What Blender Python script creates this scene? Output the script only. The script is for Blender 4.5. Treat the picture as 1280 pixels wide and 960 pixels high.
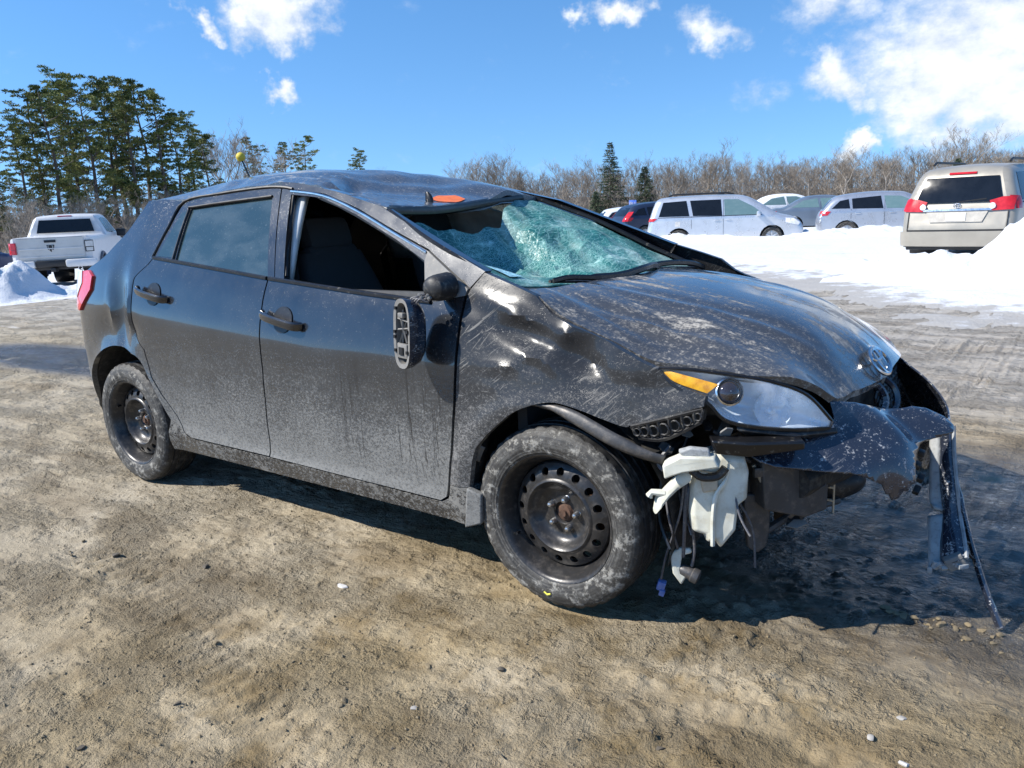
import bpy, bmesh, math, random
import numpy as np
from mathutils import Vector, Matrix
rnd = random.Random(7)
sc = bpy.context.scene
for o in list(bpy.data.objects): bpy.data.objects.remove(o)
COL = sc.collection
rad = math.radians

# ------------------------------------------------------------------ camera
CAM = Vector((3.944, -2.868, 1.308)); YAW, PITCH, ROLL = rad(126.42), rad(12.5), rad(-2.57)
fw = Vector((math.cos(YAW)*math.cos(PITCH), math.sin(YAW)*math.cos(PITCH), -math.sin(PITCH)))
rt = Vector((math.sin(YAW), -math.cos(YAW), 0)); up = rt.cross(fw)
rt, up = math.cos(ROLL)*rt+math.sin(ROLL)*up, -math.sin(ROLL)*rt+math.cos(ROLL)*up
cd = bpy.data.cameras.new('camera'); cam = bpy.data.objects.new('camera', cd); COL.objects.link(cam)
cam.matrix_world = Matrix(((rt.x, up.x, -fw.x, CAM.x), (rt.y, up.y, -fw.y, CAM.y), (rt.z, up.z, -fw.z, CAM.z), (0, 0, 0, 1)))
cd.sensor_width = 36; cd.lens = 983.6/1280*36; cd.clip_start = .05; cd.clip_end = 3000
sc.camera = cam
sc.render.resolution_x, sc.render.resolution_y = 1024, 768
sc.view_settings.view_transform = 'Standard'; sc.view_settings.look = 'None'
sc.view_settings.exposure = 0.62; sc.view_settings.gamma = 1

# ------------------------------------------------------------------ sun + sky
SUNV = Vector((-.78, -.80, 1.0)).normalized()
EL = math.asin(SUNV.z); AZ = math.atan2(SUNV.x, SUNV.y)
sd = bpy.data.lights.new('sun', 'SUN'); sd.energy = 4.9; sd.angle = rad(.5); sd.color = (1, .95, .87)
so = bpy.data.objects.new('sun', sd); COL.objects.link(so); so.location = (0, 0, 30)
so.rotation_euler = (-SUNV).to_track_quat('-Z', 'Y').to_euler()

class NT:
    "tiny helper to wire shader nodes"
    def __init__(s, tree): s.t = tree; s.n = tree.nodes; s.l = tree.links
    def new(s, typ, **kw):
        n = s.n.new(typ)
        for k, v in kw.items():
            if k == 'ins':
                for kk, vv in v.items():
                    if hasattr(vv, 'is_output'): s.l.new(vv, n.inputs[kk])
                    else: n.inputs[kk].default_value = vv
            else: setattr(n, k, v)
        return n
    def math(s, op, a, b=None, c=None, clamp=False):
        n = s.n.new('ShaderNodeMath'); n.operation = op; n.use_clamp = clamp
        for i, v in enumerate((a, b, c)):
            if v is None: continue
            if hasattr(v, 'is_output'): s.l.new(v, n.inputs[i])
            else: n.inputs[i].default_value = v
        return n.outputs[0]
    def ramp(s, f, lo, hi, a=0., b=1., smooth=True):
        n = s.n.new('ShaderNodeMapRange'); n.interpolation_type = 'SMOOTHSTEP' if smooth else 'LINEAR'
        n.inputs[1].default_value = lo; n.inputs[2].default_value = hi; n.inputs[3].default_value = a; n.inputs[4].default_value = b
        s.l.new(f, n.inputs[0]); return n.outputs[0]
    def noise(s, vec, scale, detail=4, rough=.55, dist=0):
        n = s.n.new('ShaderNodeTexNoise'); n.inputs['Scale'].default_value = scale; n.inputs['Detail'].default_value = detail
        n.inputs['Roughness'].default_value = rough; n.inputs['Distortion'].default_value = dist
        if vec is not None: s.l.new(vec, n.inputs['Vector'])
        return n.outputs['Fac']
    def voro(s, vec, scale, feature='F1', rand=1):
        n = s.n.new('ShaderNodeTexVoronoi'); n.feature = feature; n.inputs['Scale'].default_value = scale
        n.inputs['Randomness'].default_value = rand
        if vec is not None: s.l.new(vec, n.inputs['Vector'])
        return n
    def mapping(s, vec, scale=(1, 1, 1), loc=(0, 0, 0), rot=(0, 0, 0)):
        n = s.n.new('ShaderNodeMapping'); n.inputs['Scale'].default_value = scale; n.inputs['Location'].default_value = loc
        n.inputs['Rotation'].default_value = rot; s.l.new(vec, n.inputs['Vector']); return n.outputs[0]
    def mix(s, f, a, b):
        n = s.n.new('ShaderNodeMix'); n.data_type = 'RGBA'
        for sock, v in ((n.inputs[0], f), (n.inputs[6], a), (n.inputs[7], b)):
            if hasattr(v, 'is_output'): s.l.new(v, sock)
            else: sock.default_value = v if not isinstance(v, tuple) or len(v) == 4 else (*v, 1)
        return n.outputs[2]
    def bump(s, h, strength=.3, dist=.01):
        n = s.n.new('ShaderNodeBump'); n.inputs['Strength'].default_value = strength; n.inputs['Distance'].default_value = dist
        s.l.new(h, n.inputs['Height']); return n.outputs[0]

w = bpy.data.worlds.new('World'); sc.world = w; w.use_nodes = True
nt = NT(w.node_tree); w.node_tree.nodes.clear()
sky = nt.new('ShaderNodeTexSky', sky_type='NISHITA', sun_disc=False)
sky.sun_elevation = EL; sky.sun_rotation = AZ % (2*math.pi); sky.air_density = 1.0; sky.dust_density = 0.0; sky.ozone_density = 3.0
geo = nt.new('ShaderNodeTexCoord'); gd = geo.outputs['Generated']
sep = nt.new('ShaderNodeSeparateXYZ', ins={0: gd})
lift = nt.new('ShaderNodeCombineXYZ', ins={0: sep.outputs[0], 1: sep.outputs[1], 2: nt.math('ADD', nt.math('MAXIMUM', sep.outputs[2], 0.), .16)})
nt.l.new(nt.new('ShaderNodeVectorMath', operation='NORMALIZE', ins={0: lift.outputs[0]}).outputs[0], sky.inputs['Vector'])
# the cloud banks seen in the sky: direction, radius in radians, weight
CLOUDS = [(-0.1098, 0.9865, 0.1212, 0.13, 1.0), (-0.0866, 0.9834, 0.1593, 0.13, 0.8), (-0.152, 0.9839, 0.0943, 0.075, 0.55), (-0.2392, 0.9628, 0.1258, 0.052, 0.72), (-0.2572, 0.9473, 0.1911, 0.06, 0.5), (-0.0892, 0.9931, 0.0763, 0.07, 0.6), (-0.1883, 0.9681, 0.1655, 0.06, 0.35), (-0.7559, 0.6151, 0.2241, 0.062, 0.95), (-0.7673, 0.6247, 0.1448, 0.03, 0.8), (-0.8063, 0.5485, 0.2213, 0.024, 0.7), (-0.4592, 0.8615, 0.2165, 0.035, 0.75), (-0.365, 0.9121, 0.1868, 0.04, 0.55), (-0.4947, 0.8414, 0.2176, 0.02, 0.45), (-0.2271, 0.9725, 0.0523, 0.024, 0.8), (-0.4826, 0.8636, 0.1457, 0.015, 0.25), (-0.3348, 0.9343, 0.122, 0.04, 0.25)]
pw = nt.noise(nt.mapping(gd, (1, 1, 1.6)), 4.2, 7, .58)
pf = nt.noise(nt.mapping(gd, (1, 1, 1.6), (3.1, 2, 1)), 17, 6, .62)
acc = None
warp = nt.new('ShaderNodeVectorMath', operation='SCALE', ins={0: nt.new('ShaderNodeTexNoise', ins={'Vector': gd, 'Scale': 14., 'Detail': 5., 'Roughness': .62}).outputs['Color'], 'Scale': .13})
gw = nt.new('ShaderNodeVectorMath', operation='ADD', ins={0: gd, 1: warp.outputs[0]}).outputs[0]
gw = nt.new('ShaderNodeVectorMath', operation='SUBTRACT', ins={0: gw, 1: (.065, .065, .065)}).outputs[0]
sq = nt.mapping(gw, (1, 1, 1.55))
for dx, dy, dz, r, wt in CLOUDS:
    d = Vector((dx, dy, dz))
    dv = nt.new('ShaderNodeVectorMath', operation='DISTANCE', ins={0: sq, 1: (d.x, d.y, d.z*1.55)}).outputs['Value']
    m = nt.ramp(dv, r*1.25, 0., 0., wt, smooth=False)
    acc = m if acc is None else nt.math('MAXIMUM', acc, m)
gen = nt.math('MULTIPLY', nt.ramp(pw, .66, .82), nt.ramp(sep.outputs[2], .38, .55))        # scattered cloud over the rest of the dome
dens = nt.math('MAXIMUM', nt.ramp(nt.math('ADD', acc, nt.math('MULTIPLY', nt.math('SUBTRACT', pf, .5), .8)), .07, .60), gen)
shade = nt.ramp(nt.math('ADD', pf, nt.math('MULTIPLY', acc, .35)), .45, .95)
ccol = nt.mix(shade, (3.6, 4.0, 4.6), (6.2, 6.3, 6.4))
skyc = nt.new('ShaderNodeHueSaturation', ins={'Color': sky.outputs[0], 'Saturation': 1.22, 'Value': 1.08}).outputs[0]
final = nt.mix(nt.math('MULTIPLY', dens, .92), skyc, ccol)
bg = nt.new('ShaderNodeBackground', ins={'Color': final, 'Strength': .132})
wo = nt.new('ShaderNodeOutputWorld', ins={'Surface': bg.outputs[0]})

# ------------------------------------------------------------------ mesh helpers
def tag(o, label=None, cat=None, group=None, kind=None):
    if label: o['label'] = label
    if cat: o['category'] = cat
    if group: o['group'] = group
    if kind: o['kind'] = kind
    return o
def empty(name, loc=(0, 0, 0), rz=0, parent=None):
    o = bpy.data.objects.new(name, None); COL.objects.link(o); o.location = loc; o.rotation_euler = (0, 0, rz); o.parent = parent
    o.empty_display_size = .2
    return o
def link(name, me, mat, parent=None, sharp=38):
    for m in (mat if isinstance(mat, (list, tuple)) else [mat]): me.materials.append(m)
    if sharp: 
        me.shade_smooth(); me.set_sharp_from_angle(angle=rad(sharp))
    o = bpy.data.objects.new(name, me); COL.objects.link(o); o.parent = parent
    return o
def copy_tree(o, parent=None):
    c = o.copy(); COL.objects.link(c); c.parent = parent
    for ch in list(o.children): copy_tree(ch, c)
    return c

class MB:
    "collects shapes of ONE part"
    def __init__(s): s.v = []; s.f = []
    def add(s, vs, fs):
        b = len(s.v); s.v += [tuple(p) for p in vs]; s.f += [tuple(b+i for i in f) for f in fs]; return s
    def box(s, c, sz, rot=None, bev=0):
        hx, hy, hz = [a/2 for a in sz]
        if bev:
            k = min(bev, .45*min(sz)); vs = []
            bm = bmesh.new(); bmesh.ops.create_cube(bm, size=1)
            for v in bm.verts: v.co = Vector((v.co.x*sz[0], v.co.y*sz[1], v.co.z*sz[2]))
            bmesh.ops.bevel(bm, geom=bm.edges[:], offset=k, segments=2, affect='EDGES', profile=.5)
            vs = [v.co.copy() for v in bm.verts]; bm.verts.index_update(); fs = [[v.index for v in f.verts] for f in bm.faces]; bm.free()
        else:
            vs = [Vector((x, y, z)) for x in (-hx, hx) for y in (-hy, hy) for z in (-hz, hz)]
            fs = [(0, 1, 3, 2), (4, 6, 7, 5), (0, 4, 5, 1), (2, 3, 7, 6), (0, 2, 6, 4), (1, 5, 7, 3)]
        if rot is not None:
            R = rot if isinstance(rot, Matrix) else Matrix.Rotation(rot[2], 3, 'Z') @ Matrix.Rotation(rot[1], 3, 'Y') @ Matrix.Rotation(rot[0], 3, 'X')
            vs = [R @ v for v in vs]
        return s.add([v+Vector(c) for v in vs], fs)
    def tube(s, pts, r, n=8, cap=True, flat=None):
        pts = [Vector(p) for p in pts]; m = len(pts); rs = r if isinstance(r, (list, tuple)) else [r]*m
        vs = []; prev = None
        for i, p in enumerate(pts):
            t = (pts[min(i+1, m-1)]-pts[max(i-1, 0)])
            if t.length < 1e-9: t = Vector((0, 0, 1))
            t.normalize()
            a = prev if prev is not None else (Vector((0, 0, 1)) if abs(t.z) < .9 else Vector((1, 0, 0)))
            a = (a-t*a.dot(t)); a = a.normalized() if a.length > 1e-6 else t.orthogonal().normalized(); prev = a; b = t.cross(a)
            for k in range(n):
                q = 2*math.pi*k/n; ra, rb = (rs[i], rs[i]) if flat is None else (rs[i], rs[i]*flat)
                vs.append(p+a*math.cos(q)*ra+b*math.sin(q)*rb)
        fs = [(i*n+k, i*n+(k+1) % n, (i+1)*n+(k+1) % n, (i+1)*n+k) for i in range(m-1) for k in range(n)]
        if cap: fs += [tuple(range(n))[::-1], tuple((m-1)*n+k for k in range(n))]
        return s.add(vs, fs)
    def lathe(s, prof, n=32, axis='y', c=(0, 0, 0), close=False):
        "prof: (radius, along axis)"
        vs = []; m = len(prof); c = Vector(c)
        for r, h in prof:
            for k in range(n):
                q = 2*math.pi*k/n; a, b = r*math.cos(q), r*math.sin(q)
                vs.append(c+(Vector((a, h, b)) if axis == 'y' else Vector((a, b, h)) if axis == 'z' else Vector((h, a, b))))
        fs = [(i*n+k, i*n+(k+1) % n, (i+1)*n+(k+1) % n, (i+1)*n+k) for i in range(m-1 if not close else m) for k in range(n)] if not close else \
             [(i*n+k, i*n+(k+1) % n, ((i+1) % m)*n+(k+1) % n, ((i+1) % m)*n+k) for i in range(m) for k in range(n)]
        return s.add(vs, fs)
    def loft(s, rings, cap=True, closed=True):
        n = len(rings[0]); vs = [p for r in rings for p in r]
        fs = [(i*n+k, i*n+(k+1) % n, (i+1)*n+(k+1) % n, (i+1)*n+k) for i in range(len(rings)-1) for k in range(n if closed else n-1)]
        if cap: fs += [tuple(range(n))[::-1], tuple((len(rings)-1)*n+k for k in range(n))]
        return s.add(vs, fs)
    def grid(s, fn, nu, nv, thick=None):
        vs = [fn(i/nu, j/nv) for i in range(nu+1) for j in range(nv+1)]
        return s.add(vs, [(i*(nv+1)+j, (i+1)*(nv+1)+j, (i+1)*(nv+1)+j+1, i*(nv+1)+j+1) for i in range(nu) for j in range(nv)])
    def plate(s, pts, th):
        "flat-ish polygon given in 3-D, given thickness along its normal"
        p = [Vector(q) for q in pts]; n = Vector((0, 0, 0))
        for i in range(len(p)): n += p[i].cross(p[(i+1) % len(p)])
        n.normalize(); m = len(p)
        return s.add(p+[q-n*th for q in p], [tuple(range(m)), tuple(range(2*m-1, m-1, -1))]+[(i, m+i, m+(i+1) % m, (i+1) % m) for i in range(m)])
    def build(s, name, mat, parent=None, sharp=38, thick=0, subsurf=0, bev=0):
        me = bpy.data.meshes.new(name); me.from_pydata(s.v, [], s.f); me.validate()
        bm = bmesh.new(); bm.from_mesh(me); bmesh.ops.recalc_face_normals(bm, faces=bm.faces[:]); bm.to_mesh(me); bm.free()
        o = link(name, me, mat, parent, sharp)
        if thick:
            md = o.modifiers.new('s', 'SOLIDIFY'); md.thickness = thick; md.offset = 0
        if bev:
            md = o.modifiers.new('b', 'BEVEL'); md.width = bev; md.segments = 3; md.limit_method = 'ANGLE'; md.angle_limit = rad(28); md.harden_normals = False
        if subsurf:
            md = o.modifiers.new('ss', 'SUBSURF'); md.levels = subsurf; md.render_levels = subsurf
        return o

def tps(ctrl, lam=1e-4):
    "thin-plate spline z(u,v) through control points (u,v,z)"
    C = np.array(ctrl, float); P = C[:, :2]; n = len(C)
    U = lambda r2: np.where(r2 > 1e-12, r2*np.log(np.maximum(r2, 1e-12)), 0)
    K = U(((P[:, None]-P[None])**2).sum(-1))+lam*np.eye(n); Q = np.c_[np.ones(n), P]
    A = np.zeros((n+3, n+3)); A[:n, :n] = K; A[:n, n:] = Q; A[n:, :n] = Q.T
    sol = np.linalg.solve(A, np.r_[C[:, 2], 0, 0, 0]); wts, a = sol[:n], sol[n:]
    def f(u, v):
        r2 = (P[:, 0]-u)**2+(P[:, 1]-v)**2
        return float(U(r2) @ wts+a[0]+a[1]*u+a[2]*v)
    return f

def panel(name, polys, surf, g, mat, parent=None, rim=.02, rimdir=None, sharp=32, g2=None, thick=0, post=None):
    "sheet-metal piece: 2-D outline(s) cut by a grid, laid onto surf(u,v)->xyz, its border folded inwards"
    bm = bmesh.new()
    for poly in polys:
        try: bm.faces.new([bm.verts.new((p[0], p[1], 0)) for p in poly])
        except ValueError: pass
    us = [p[0] for q in polys for p in q]; vs = [p[1] for q in polys for p in q]
    for ax, lo, hi, st in ((0, min(us), max(us), g), (1, min(vs), max(vs), g2 or g)):
        k = math.floor(lo/st)+1
        while k*st < hi-1e-6:
            co = [0, 0, 0]; co[ax] = k*st+1.3e-4; no = [0, 0, 0]; no[ax] = 1
            bmesh.ops.bisect_plane(bm, geom=bm.verts[:]+bm.edges[:]+bm.faces[:], plane_co=co, plane_no=no, dist=1e-6); k += 1
    bmesh.ops.remove_doubles(bm, verts=bm.verts[:], dist=2e-4)
    bmesh.ops.recalc_face_normals(bm, faces=bm.faces[:])
    for v in bm.verts:
        u, vv = v.co.x, v.co.y; v.co = Vector(surf(u, vv))
    if post: post(bm)
    if rim:
        be = [e for e in bm.edges if e.is_boundary]
        r = bmesh.ops.extrude_edge_only(bm, edges=be)
        for v in [q for q in r['geom'] if isinstance(q, bmesh.types.BMVert)]:
            v.co += Vector(rimdir(v.co) if callable(rimdir) else rimdir)*rim
        bmesh.ops.recalc_face_normals(bm, faces=bm.faces[:])
    me = bpy.data.meshes.new(name); bm.to_mesh(me); bm.free()
    o = link(name, me, mat, parent, sharp)
    if thick: md = o.modifiers.new('s', 'SOLIDIFY'); md.thickness = thick; md.offset = -1
    return o
def smooth_line(pts, n=6):
    "Catmull-Rom through 2-D or 3-D points"
    P = [Vector(p) for p in pts]; out = []
    for i in range(len(P)-1):
        a, b, c, d = P[max(i-1, 0)], P[i], P[i+1], P[min(i+2, len(P)-1)]
        for k in range(n):
            t = k/n; out.append(.5*((2*b)+(c-a)*t+(2*a-5*b+4*c-d)*t*t+(3*b-a-3*c+d)*t**3))
    return out+[P[-1]]

# ------------------------------------------------------------------ materials
def mat_new(name):
    m = bpy.data.materials.new(name); m.use_nodes = True; n = NT(m.node_tree); m.node_tree.nodes.clear()
    out = n.new('ShaderNodeOutputMaterial'); b = n.new('ShaderNodeBsdfPrincipled'); n.l.new(b.outputs[0], out.inputs[0])
    return m, n, b, out
def setp(n, b, **kw):
    for k, v in kw.items():
        k = {'base': 'Base Color', 'rough': 'Roughness', 'metal': 'Metallic', 'coat': 'Coat Weight', 'coatr': 'Coat Roughness', 'spec': 'Specular IOR Level', 'normal': 'Normal', 'trans': 'Transmission Weight', 'ior': 'IOR', 'alpha': 'Alpha', 'emit': 'Emission Color', 'emits': 'Emission Strength', 'sheen': 'Sheen Weight'}[k]
        if hasattr(v, 'is_output'): n.l.new(v, b.inputs[k])
        else: b.inputs[k].default_value = (*v, 1) if isinstance(v, tuple) and len(v) == 3 else v
def simple(name, base, rough=.5, metal=0, var=.15, scale=8, bump=0, coat=0, dirt=0, dirtcol=(.3, .27, .22), spec=.5, coatr=.03):
    m, n, b, out = mat_new(name); tc = n.new('ShaderNodeTexCoord').outputs['Object']
    f = n.noise(tc, scale, 5, .6)
    c = n.mix(n.ramp(f, .3, .7), tuple(x*(1-var) for x in base), tuple(min(1, x*(1+var)) for x in base))
    r = n.ramp(f, .3, .7, max(.02, rough*.85), min(1, rough*1.15))
    if dirt:
        d = n.math('MULTIPLY', n.ramp(n.noise(tc, scale*2.7, 6, .68), .62-.35*dirt, .75), min(1, .45+dirt*.55))
        c = n.mix(d, c, dirtcol); r = n.math('MAXIMUM', r, n.math('MULTIPLY', d, .85))
    setp(n, b, base=c, rough=r, metal=metal, coat=coat, coatr=coatr, spec=spec)
    if bump: setp(n, b, normal=n.bump(n.noise(tc, scale*6, 4), bump, .004))
    return m
# ------------------------------------------------------------------ ground
class VN:
    "value noise on numpy arrays"
    def __init__(s, seed): s.t = np.random.RandomState(seed).rand(512, 512)
    def __call__(s, x, y):
        xi = np.floor(x).astype(int); yi = np.floor(y).astype(int); fx = x-xi; fy = y-yi
        fx = fx*fx*(3-2*fx); fy = fy*fy*(3-2*fy); g = lambda a, b: s.t[a % 512, b % 512]
        return (g(xi, yi)*(1-fx)+g(xi+1, yi)*fx)*(1-fy)+(g(xi, yi+1)*(1-fx)+g(xi+1, yi+1)*fx)*fy
    def fbm(s, x, y, o=4, r=.5):
        a = 1; t = 0; n = 0
        for i in range(o): t = t+a*(s(x*2**i+17*i, y*2**i+31*i)-.5); n += a; a *= r
        return t/n
vn = VN(3); vn2 = VN(9)
def sstep(a, b, x): t = np.clip((x-a)/(b-a), 0, 1); return t*t*(3-2*t)
def terrain(x, y):
    "large form: level around the car, dropping a little towards the far left"
    return -.32*sstep(9, 19, -x)*sstep(-8, 2, y)
def relief(x, y):
    d = np.hypot(x-2.5, y+.5); near = 1-sstep(7, 22, d)
    z = .045*vn.fbm(x*.8, y*.8, 3)*(.3+.7*sstep(1.1, 2.5, np.maximum(np.abs(x-1.3)-1.9, np.abs(y)-.9)+1.1))
    z = z+near*(.030*vn.fbm(x*4, y*4, 4, .6))
    c = np.maximum(0, vn2.fbm(x*15, y*15, 3, .6)-.05); patch = sstep(.0, .22, vn.fbm(x*1.3+9, y*1.3, 3))
    z = z+near*(.085*c*(.3+.9*patch))
    c2 = np.maximum(0, vn.fbm(x*31+3, y*31, 3, .62)-.07); z = z+near*.075*c2*(.35+patch)
    # tyre ruts pressed into the mud, running past the car, with tread bars
    for ox, ang, w_ in ((-1.55, .12, .12), (-2.25, .35, .11), (1.75, .2, .14), (2.7, .1, .14)):
        t = (y-ox)*math.cos(ang)+(x-1)*math.sin(ang)+.12*np.sin(x*.9+ox); k = np.exp(-(t/w_)**4); u = x*math.cos(ang)-y*math.sin(ang)
        amp = 1. if ox < 0 else .3
        z = z-near*k*.010*amp+near*k*.005*amp*np.sign(np.sin(u*2*math.pi/.075+np.abs(t)*18))*sstep(.44, .6, vn2.fbm(x*.7, y*.7, 2)+.5)
    for cx, cy in ((0, -.76), (2.6, -.76), (0, .76), (2.6, .76)):            # tyres press the mud level
        k = np.exp(-(((x-cx)/.16)**2+((y-cy)/.15)**2)); z = z*(1-k)-.004*k
    # ridge of crumbs pushed up at the fallen trim
    k = np.exp(-(((x-3.66)/.17)**2+((y+.34)/.06)**2)); z = z+.03*k*np.maximum(0, .5+2.2*vn2.fbm(x*22, y*22, 3))
    return z-.012
def axis(lo, hi, a, b, fine, grow=1.12, mx=14):
    c = list(np.arange(a, b+1e-6, fine)); s = fine; v = b
    while v < hi: s = min(s*grow, mx); v += s; c.append(v)
    s = fine; v = a
    while v > lo: s = min(s*grow, mx); v -= s; c.insert(0, v)
    return np.array(c)
def sheet(name, xs, ys, zf, mat, label, keep=None, thin=None):
    X, Y = np.meshgrid(xs, ys, indexing='ij'); Z = zf(X, Y); nx, ny = X.shape
    v = np.stack([X, Y, Z], -1).reshape(-1, 3); i = np.arange(nx*ny).reshape(nx, ny)
    f = np.stack([i[:-1, :-1], i[1:, :-1], i[1:, 1:], i[:-1, 1:]], -1).reshape(-1, 4)
    if keep is not None:
        kk = keep(X, Y, Z).reshape(-1); f = f[kk[f].any(1)]; used = np.unique(f); mp_ = -np.ones(len(v), int); mp_[used] = np.arange(len(used)); v = v[used]; f = mp_[f]
    me = bpy.data.meshes.new(name); me.vertices.add(len(v)); me.vertices.foreach_set('co', v.astype(np.float32).ravel())
    me.loops.add(f.size); me.loops.foreach_set('vertex_index', f.astype(np.int32).ravel()); me.polygons.add(len(f))
    me.polygons.foreach_set('loop_start', np.arange(0, f.size, 4, dtype=np.int32)); me.update(calc_edges=True); me.validate()
    if thin is not None:
        a = me.attributes.new('thin', 'FLOAT', 'POINT'); a.data.foreach_set('value', thin(v[:, 0], v[:, 1]).astype(np.float32))
    return tag(link(name, me, mat, None, 75), label, None, None, 'structure')
# snow starts beyond this line (metres)
SNOWL = [(-80, -8), (-30, 1.2), (-16, 4.1), (-13.2, 5.2), (-10.5, 8.5), (-6, 12.6), (-2.2, 11.9), (-.2, 9.8), (1.6, 7.5), (2.7, 6.5), (3.5, 6.1), (6, 5.3), (20, 3)]
def snow_depth(x, y):
    b = np.interp(x, [p[0] for p in SNOWL], [p[1] for p in SNOWL]); d = y-b
    n = vn.fbm(x*.7, y*.7, 4, .55)*2.2+vn2.fbm(x*3, y*3, 3, .6)*.8
    h = .075*np.tanh((d+n*1.5)*.45)+.05*vn.fbm(x*.35+4, y*.35, 3)*sstep(.5, 4, d)+.030*vn2.fbm(x*2.3, y*2.3, 4, .6)*sstep(0, 1.5, d)+.012*vn.fbm(x*9, y*9, 3, .6)
    return h
def mud_mat():
    m, n, b, out = mat_new('frozen_mud'); tc = n.new('ShaderNodeTexCoord').outputs['Object']; sp = n.new('ShaderNodeSeparateXYZ', ins={0: tc})
    big = n.noise(tc, .9, 5, .6); mid = n.noise(n.mapping(tc, (1, 1, 1), (4, 2, 0)), 5, 6, .62); fin = n.noise(tc, 38, 6, .7); gr = n.noise(tc, 130, 4, .7)
    c = n.mix(n.ramp(big, .35, .65), (.335, .258, .145), (.40, .335, .235))
    c = n.mix(n.ramp(mid, .42, .72), c, (.225, .165, .085)); c = n.mix(n.math('MULTIPLY', n.ramp(fin, .5, .72), .5), c, (.17, .135, .085))
    c = n.mix(n.math('MULTIPLY', n.ramp(gr, .58, .75), .4), c, (.46, .42, .35))
    # wet ground: melt-water in front of the car and a puddled lane behind it
    def spot(cx, cy, rx, ry, a=0.):
        v = n.mapping(tc, (1, 1, 0), (-cx, -cy, 0)); v = n.mapping(v, (1/rx, 1/ry, 0), rot=(0, 0, a)); l = n.new('ShaderNodeVectorMath', operation='LENGTH', ins={0: v}); return n.ramp(l.outputs['Value'], 1.25, .6)
    wet = n.math('MAXIMUM', spot(3.7, .55, 1.3, 1.25), spot(-4.6, .9, 2.2, .55))
    wet = n.math('MULTIPLY', wet, n.ramp(n.noise(n.mapping(tc, loc=(7, 3, 0)), 2.3, 5, .6), .22, .42))
    pud = n.math('MULTIPLY', n.math('MAXIMUM', spot(3.7, .55, 1.25, 1.2), spot(-4.6, .9, 2.0, .5)), n.ramp(n.noise(n.mapping(tc, (1, 1.1, 1), (1, 9, 0)), 7.5, 6, .7), .38, .6))
    grey = n.math('MULTIPLY', n.ramp(sp.outputs[1], 1.2, 3.2), .75)                     # salted, trampled lane towards the snow is greyer
    c = n.mix(grey, c, n.mix(n.ramp(n.noise(n.mapping(tc, (1, 5, 1), rot=(0, 0, -.3)), 6, 5, .65), .38, .62), (.33, .315, .295), (.43, .415, .395)))
    c = n.mix(n.math('MULTIPLY', n.ramp(sp.outputs[0], 2.4, .2), .45), c, (.37, .345, .295))
    damp = n.ramp(n.noise(n.mapping(tc, (.55, 1.5, 1), (2, 5, 0), (0, 0, .25)), 1.7, 5, .6), .47, .66)
    c = n.mix(n.math('MULTIPLY', damp, .38), c, (.15, .112, .066))
    c = n.mix(n.math('MULTIPLY', wet, .85), c, (.024, .022, .021))
    thin = n.math('MULTIPLY', n.ramp(n.noise(n.mapping(tc, (.5, 2.2, 1), rot=(0, 0, .3)), 1.6, 6, .65), .60, .74), n.ramp(sp.outputs[0], -2.5, -5))       # thin icy film on the yard behind the car
    c = n.mix(n.math('MULTIPLY', thin, .8), c, (.62, .60, .56))
    rough = n.math('SUBTRACT', .95, n.math('ADD', n.math('MULTIPLY', wet, .70), n.math('MULTIPLY', pud, .16)))
    h = n.math('ADD', n.math('MULTIPLY', fin, 1.), n.math('ADD', n.math('MULTIPLY', gr, .35), n.math('MULTIPLY', n.ramp(n.noise(tc, 17, 5, .65), .5, .75), .8)))
    h = n.math('MULTIPLY', h, n.math('SUBTRACT', 1, n.math('MULTIPLY', n.math('MAXIMUM', pud, n.math('MULTIPLY', wet, .6)), .75)))
    h = n.math('MULTIPLY', h, n.ramp(n.noise(n.mapping(tc, (.8, 1.5, 1), (3, 1, 0), (0, 0, .3)), 2.2, 4, .6), .40, .62, .22, 1.))
    setp(n, b, base=c, rough=n.math('MAXIMUM', rough, .1), spec=n.ramp(wet, 0, .6, .12, .5), normal=n.bump(h, 1., .042)); return m
M0 = mud_mat()
def snow_mat():
    m, n, b, out = mat_new('snow'); tc = n.new('ShaderNodeTexCoord').outputs['Object']
    d = n.math('MULTIPLY', n.ramp(n.noise(n.mapping(tc, (.35, 1.6, 1), rot=(0, 0, -.25)), 1.1, 6, .65), .60, .72), .65)
    d2 = n.math('MULTIPLY', n.ramp(n.noise(tc, 9, 5, .65), .66, .76), .4)
    at = n.new('ShaderNodeAttribute', attribute_name='thin').outputs['Fac']; d2 = n.math('MAXIMUM', d2, n.math('MULTIPLY', n.ramp(n.math('ADD', at, n.math('MULTIPLY', n.math('SUBTRACT', n.noise(tc, 4, 5, .65), .5), 1.6)), .35, .8), .9))
    setp(n, b, base=n.mix(n.math('MAXIMUM', d, d2), (.64, .66, .69), (.34, .32, .29)), rough=.65, spec=.3, normal=n.bump(n.math('ADD', n.noise(tc, 26, 5, .65), n.noise(tc, 5, 4)), .6, .03)); return m
MS = snow_mat()
gxs = axis(-420, 420, .9, 4.9, .0125, 1.06, 16); gys = axis(-60, 520, -2.95, -.2, .0125, 1.06, 16)
GR = sheet('ground', gxs, gys, lambda x, y: terrain(x, y)+relief(x, y), M0, 'brown frozen mud yard with tyre marks and wet patches')
sheet('snow_field', axis(-120, 60, -9, 6, .09, 1.07, 6), axis(-12, 75, 4.5, 14, .09, 1.07, 4), lambda x, y: terrain(x, y)+snow_depth(x, y)-.012, MS, 'trampled snow cover beyond the muddy lane', lambda X, Y, Z: snow_depth(X, Y) > -.055, lambda x, y: np.clip(1-snow_depth(x, y)/.06, 0, 1))
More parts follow.
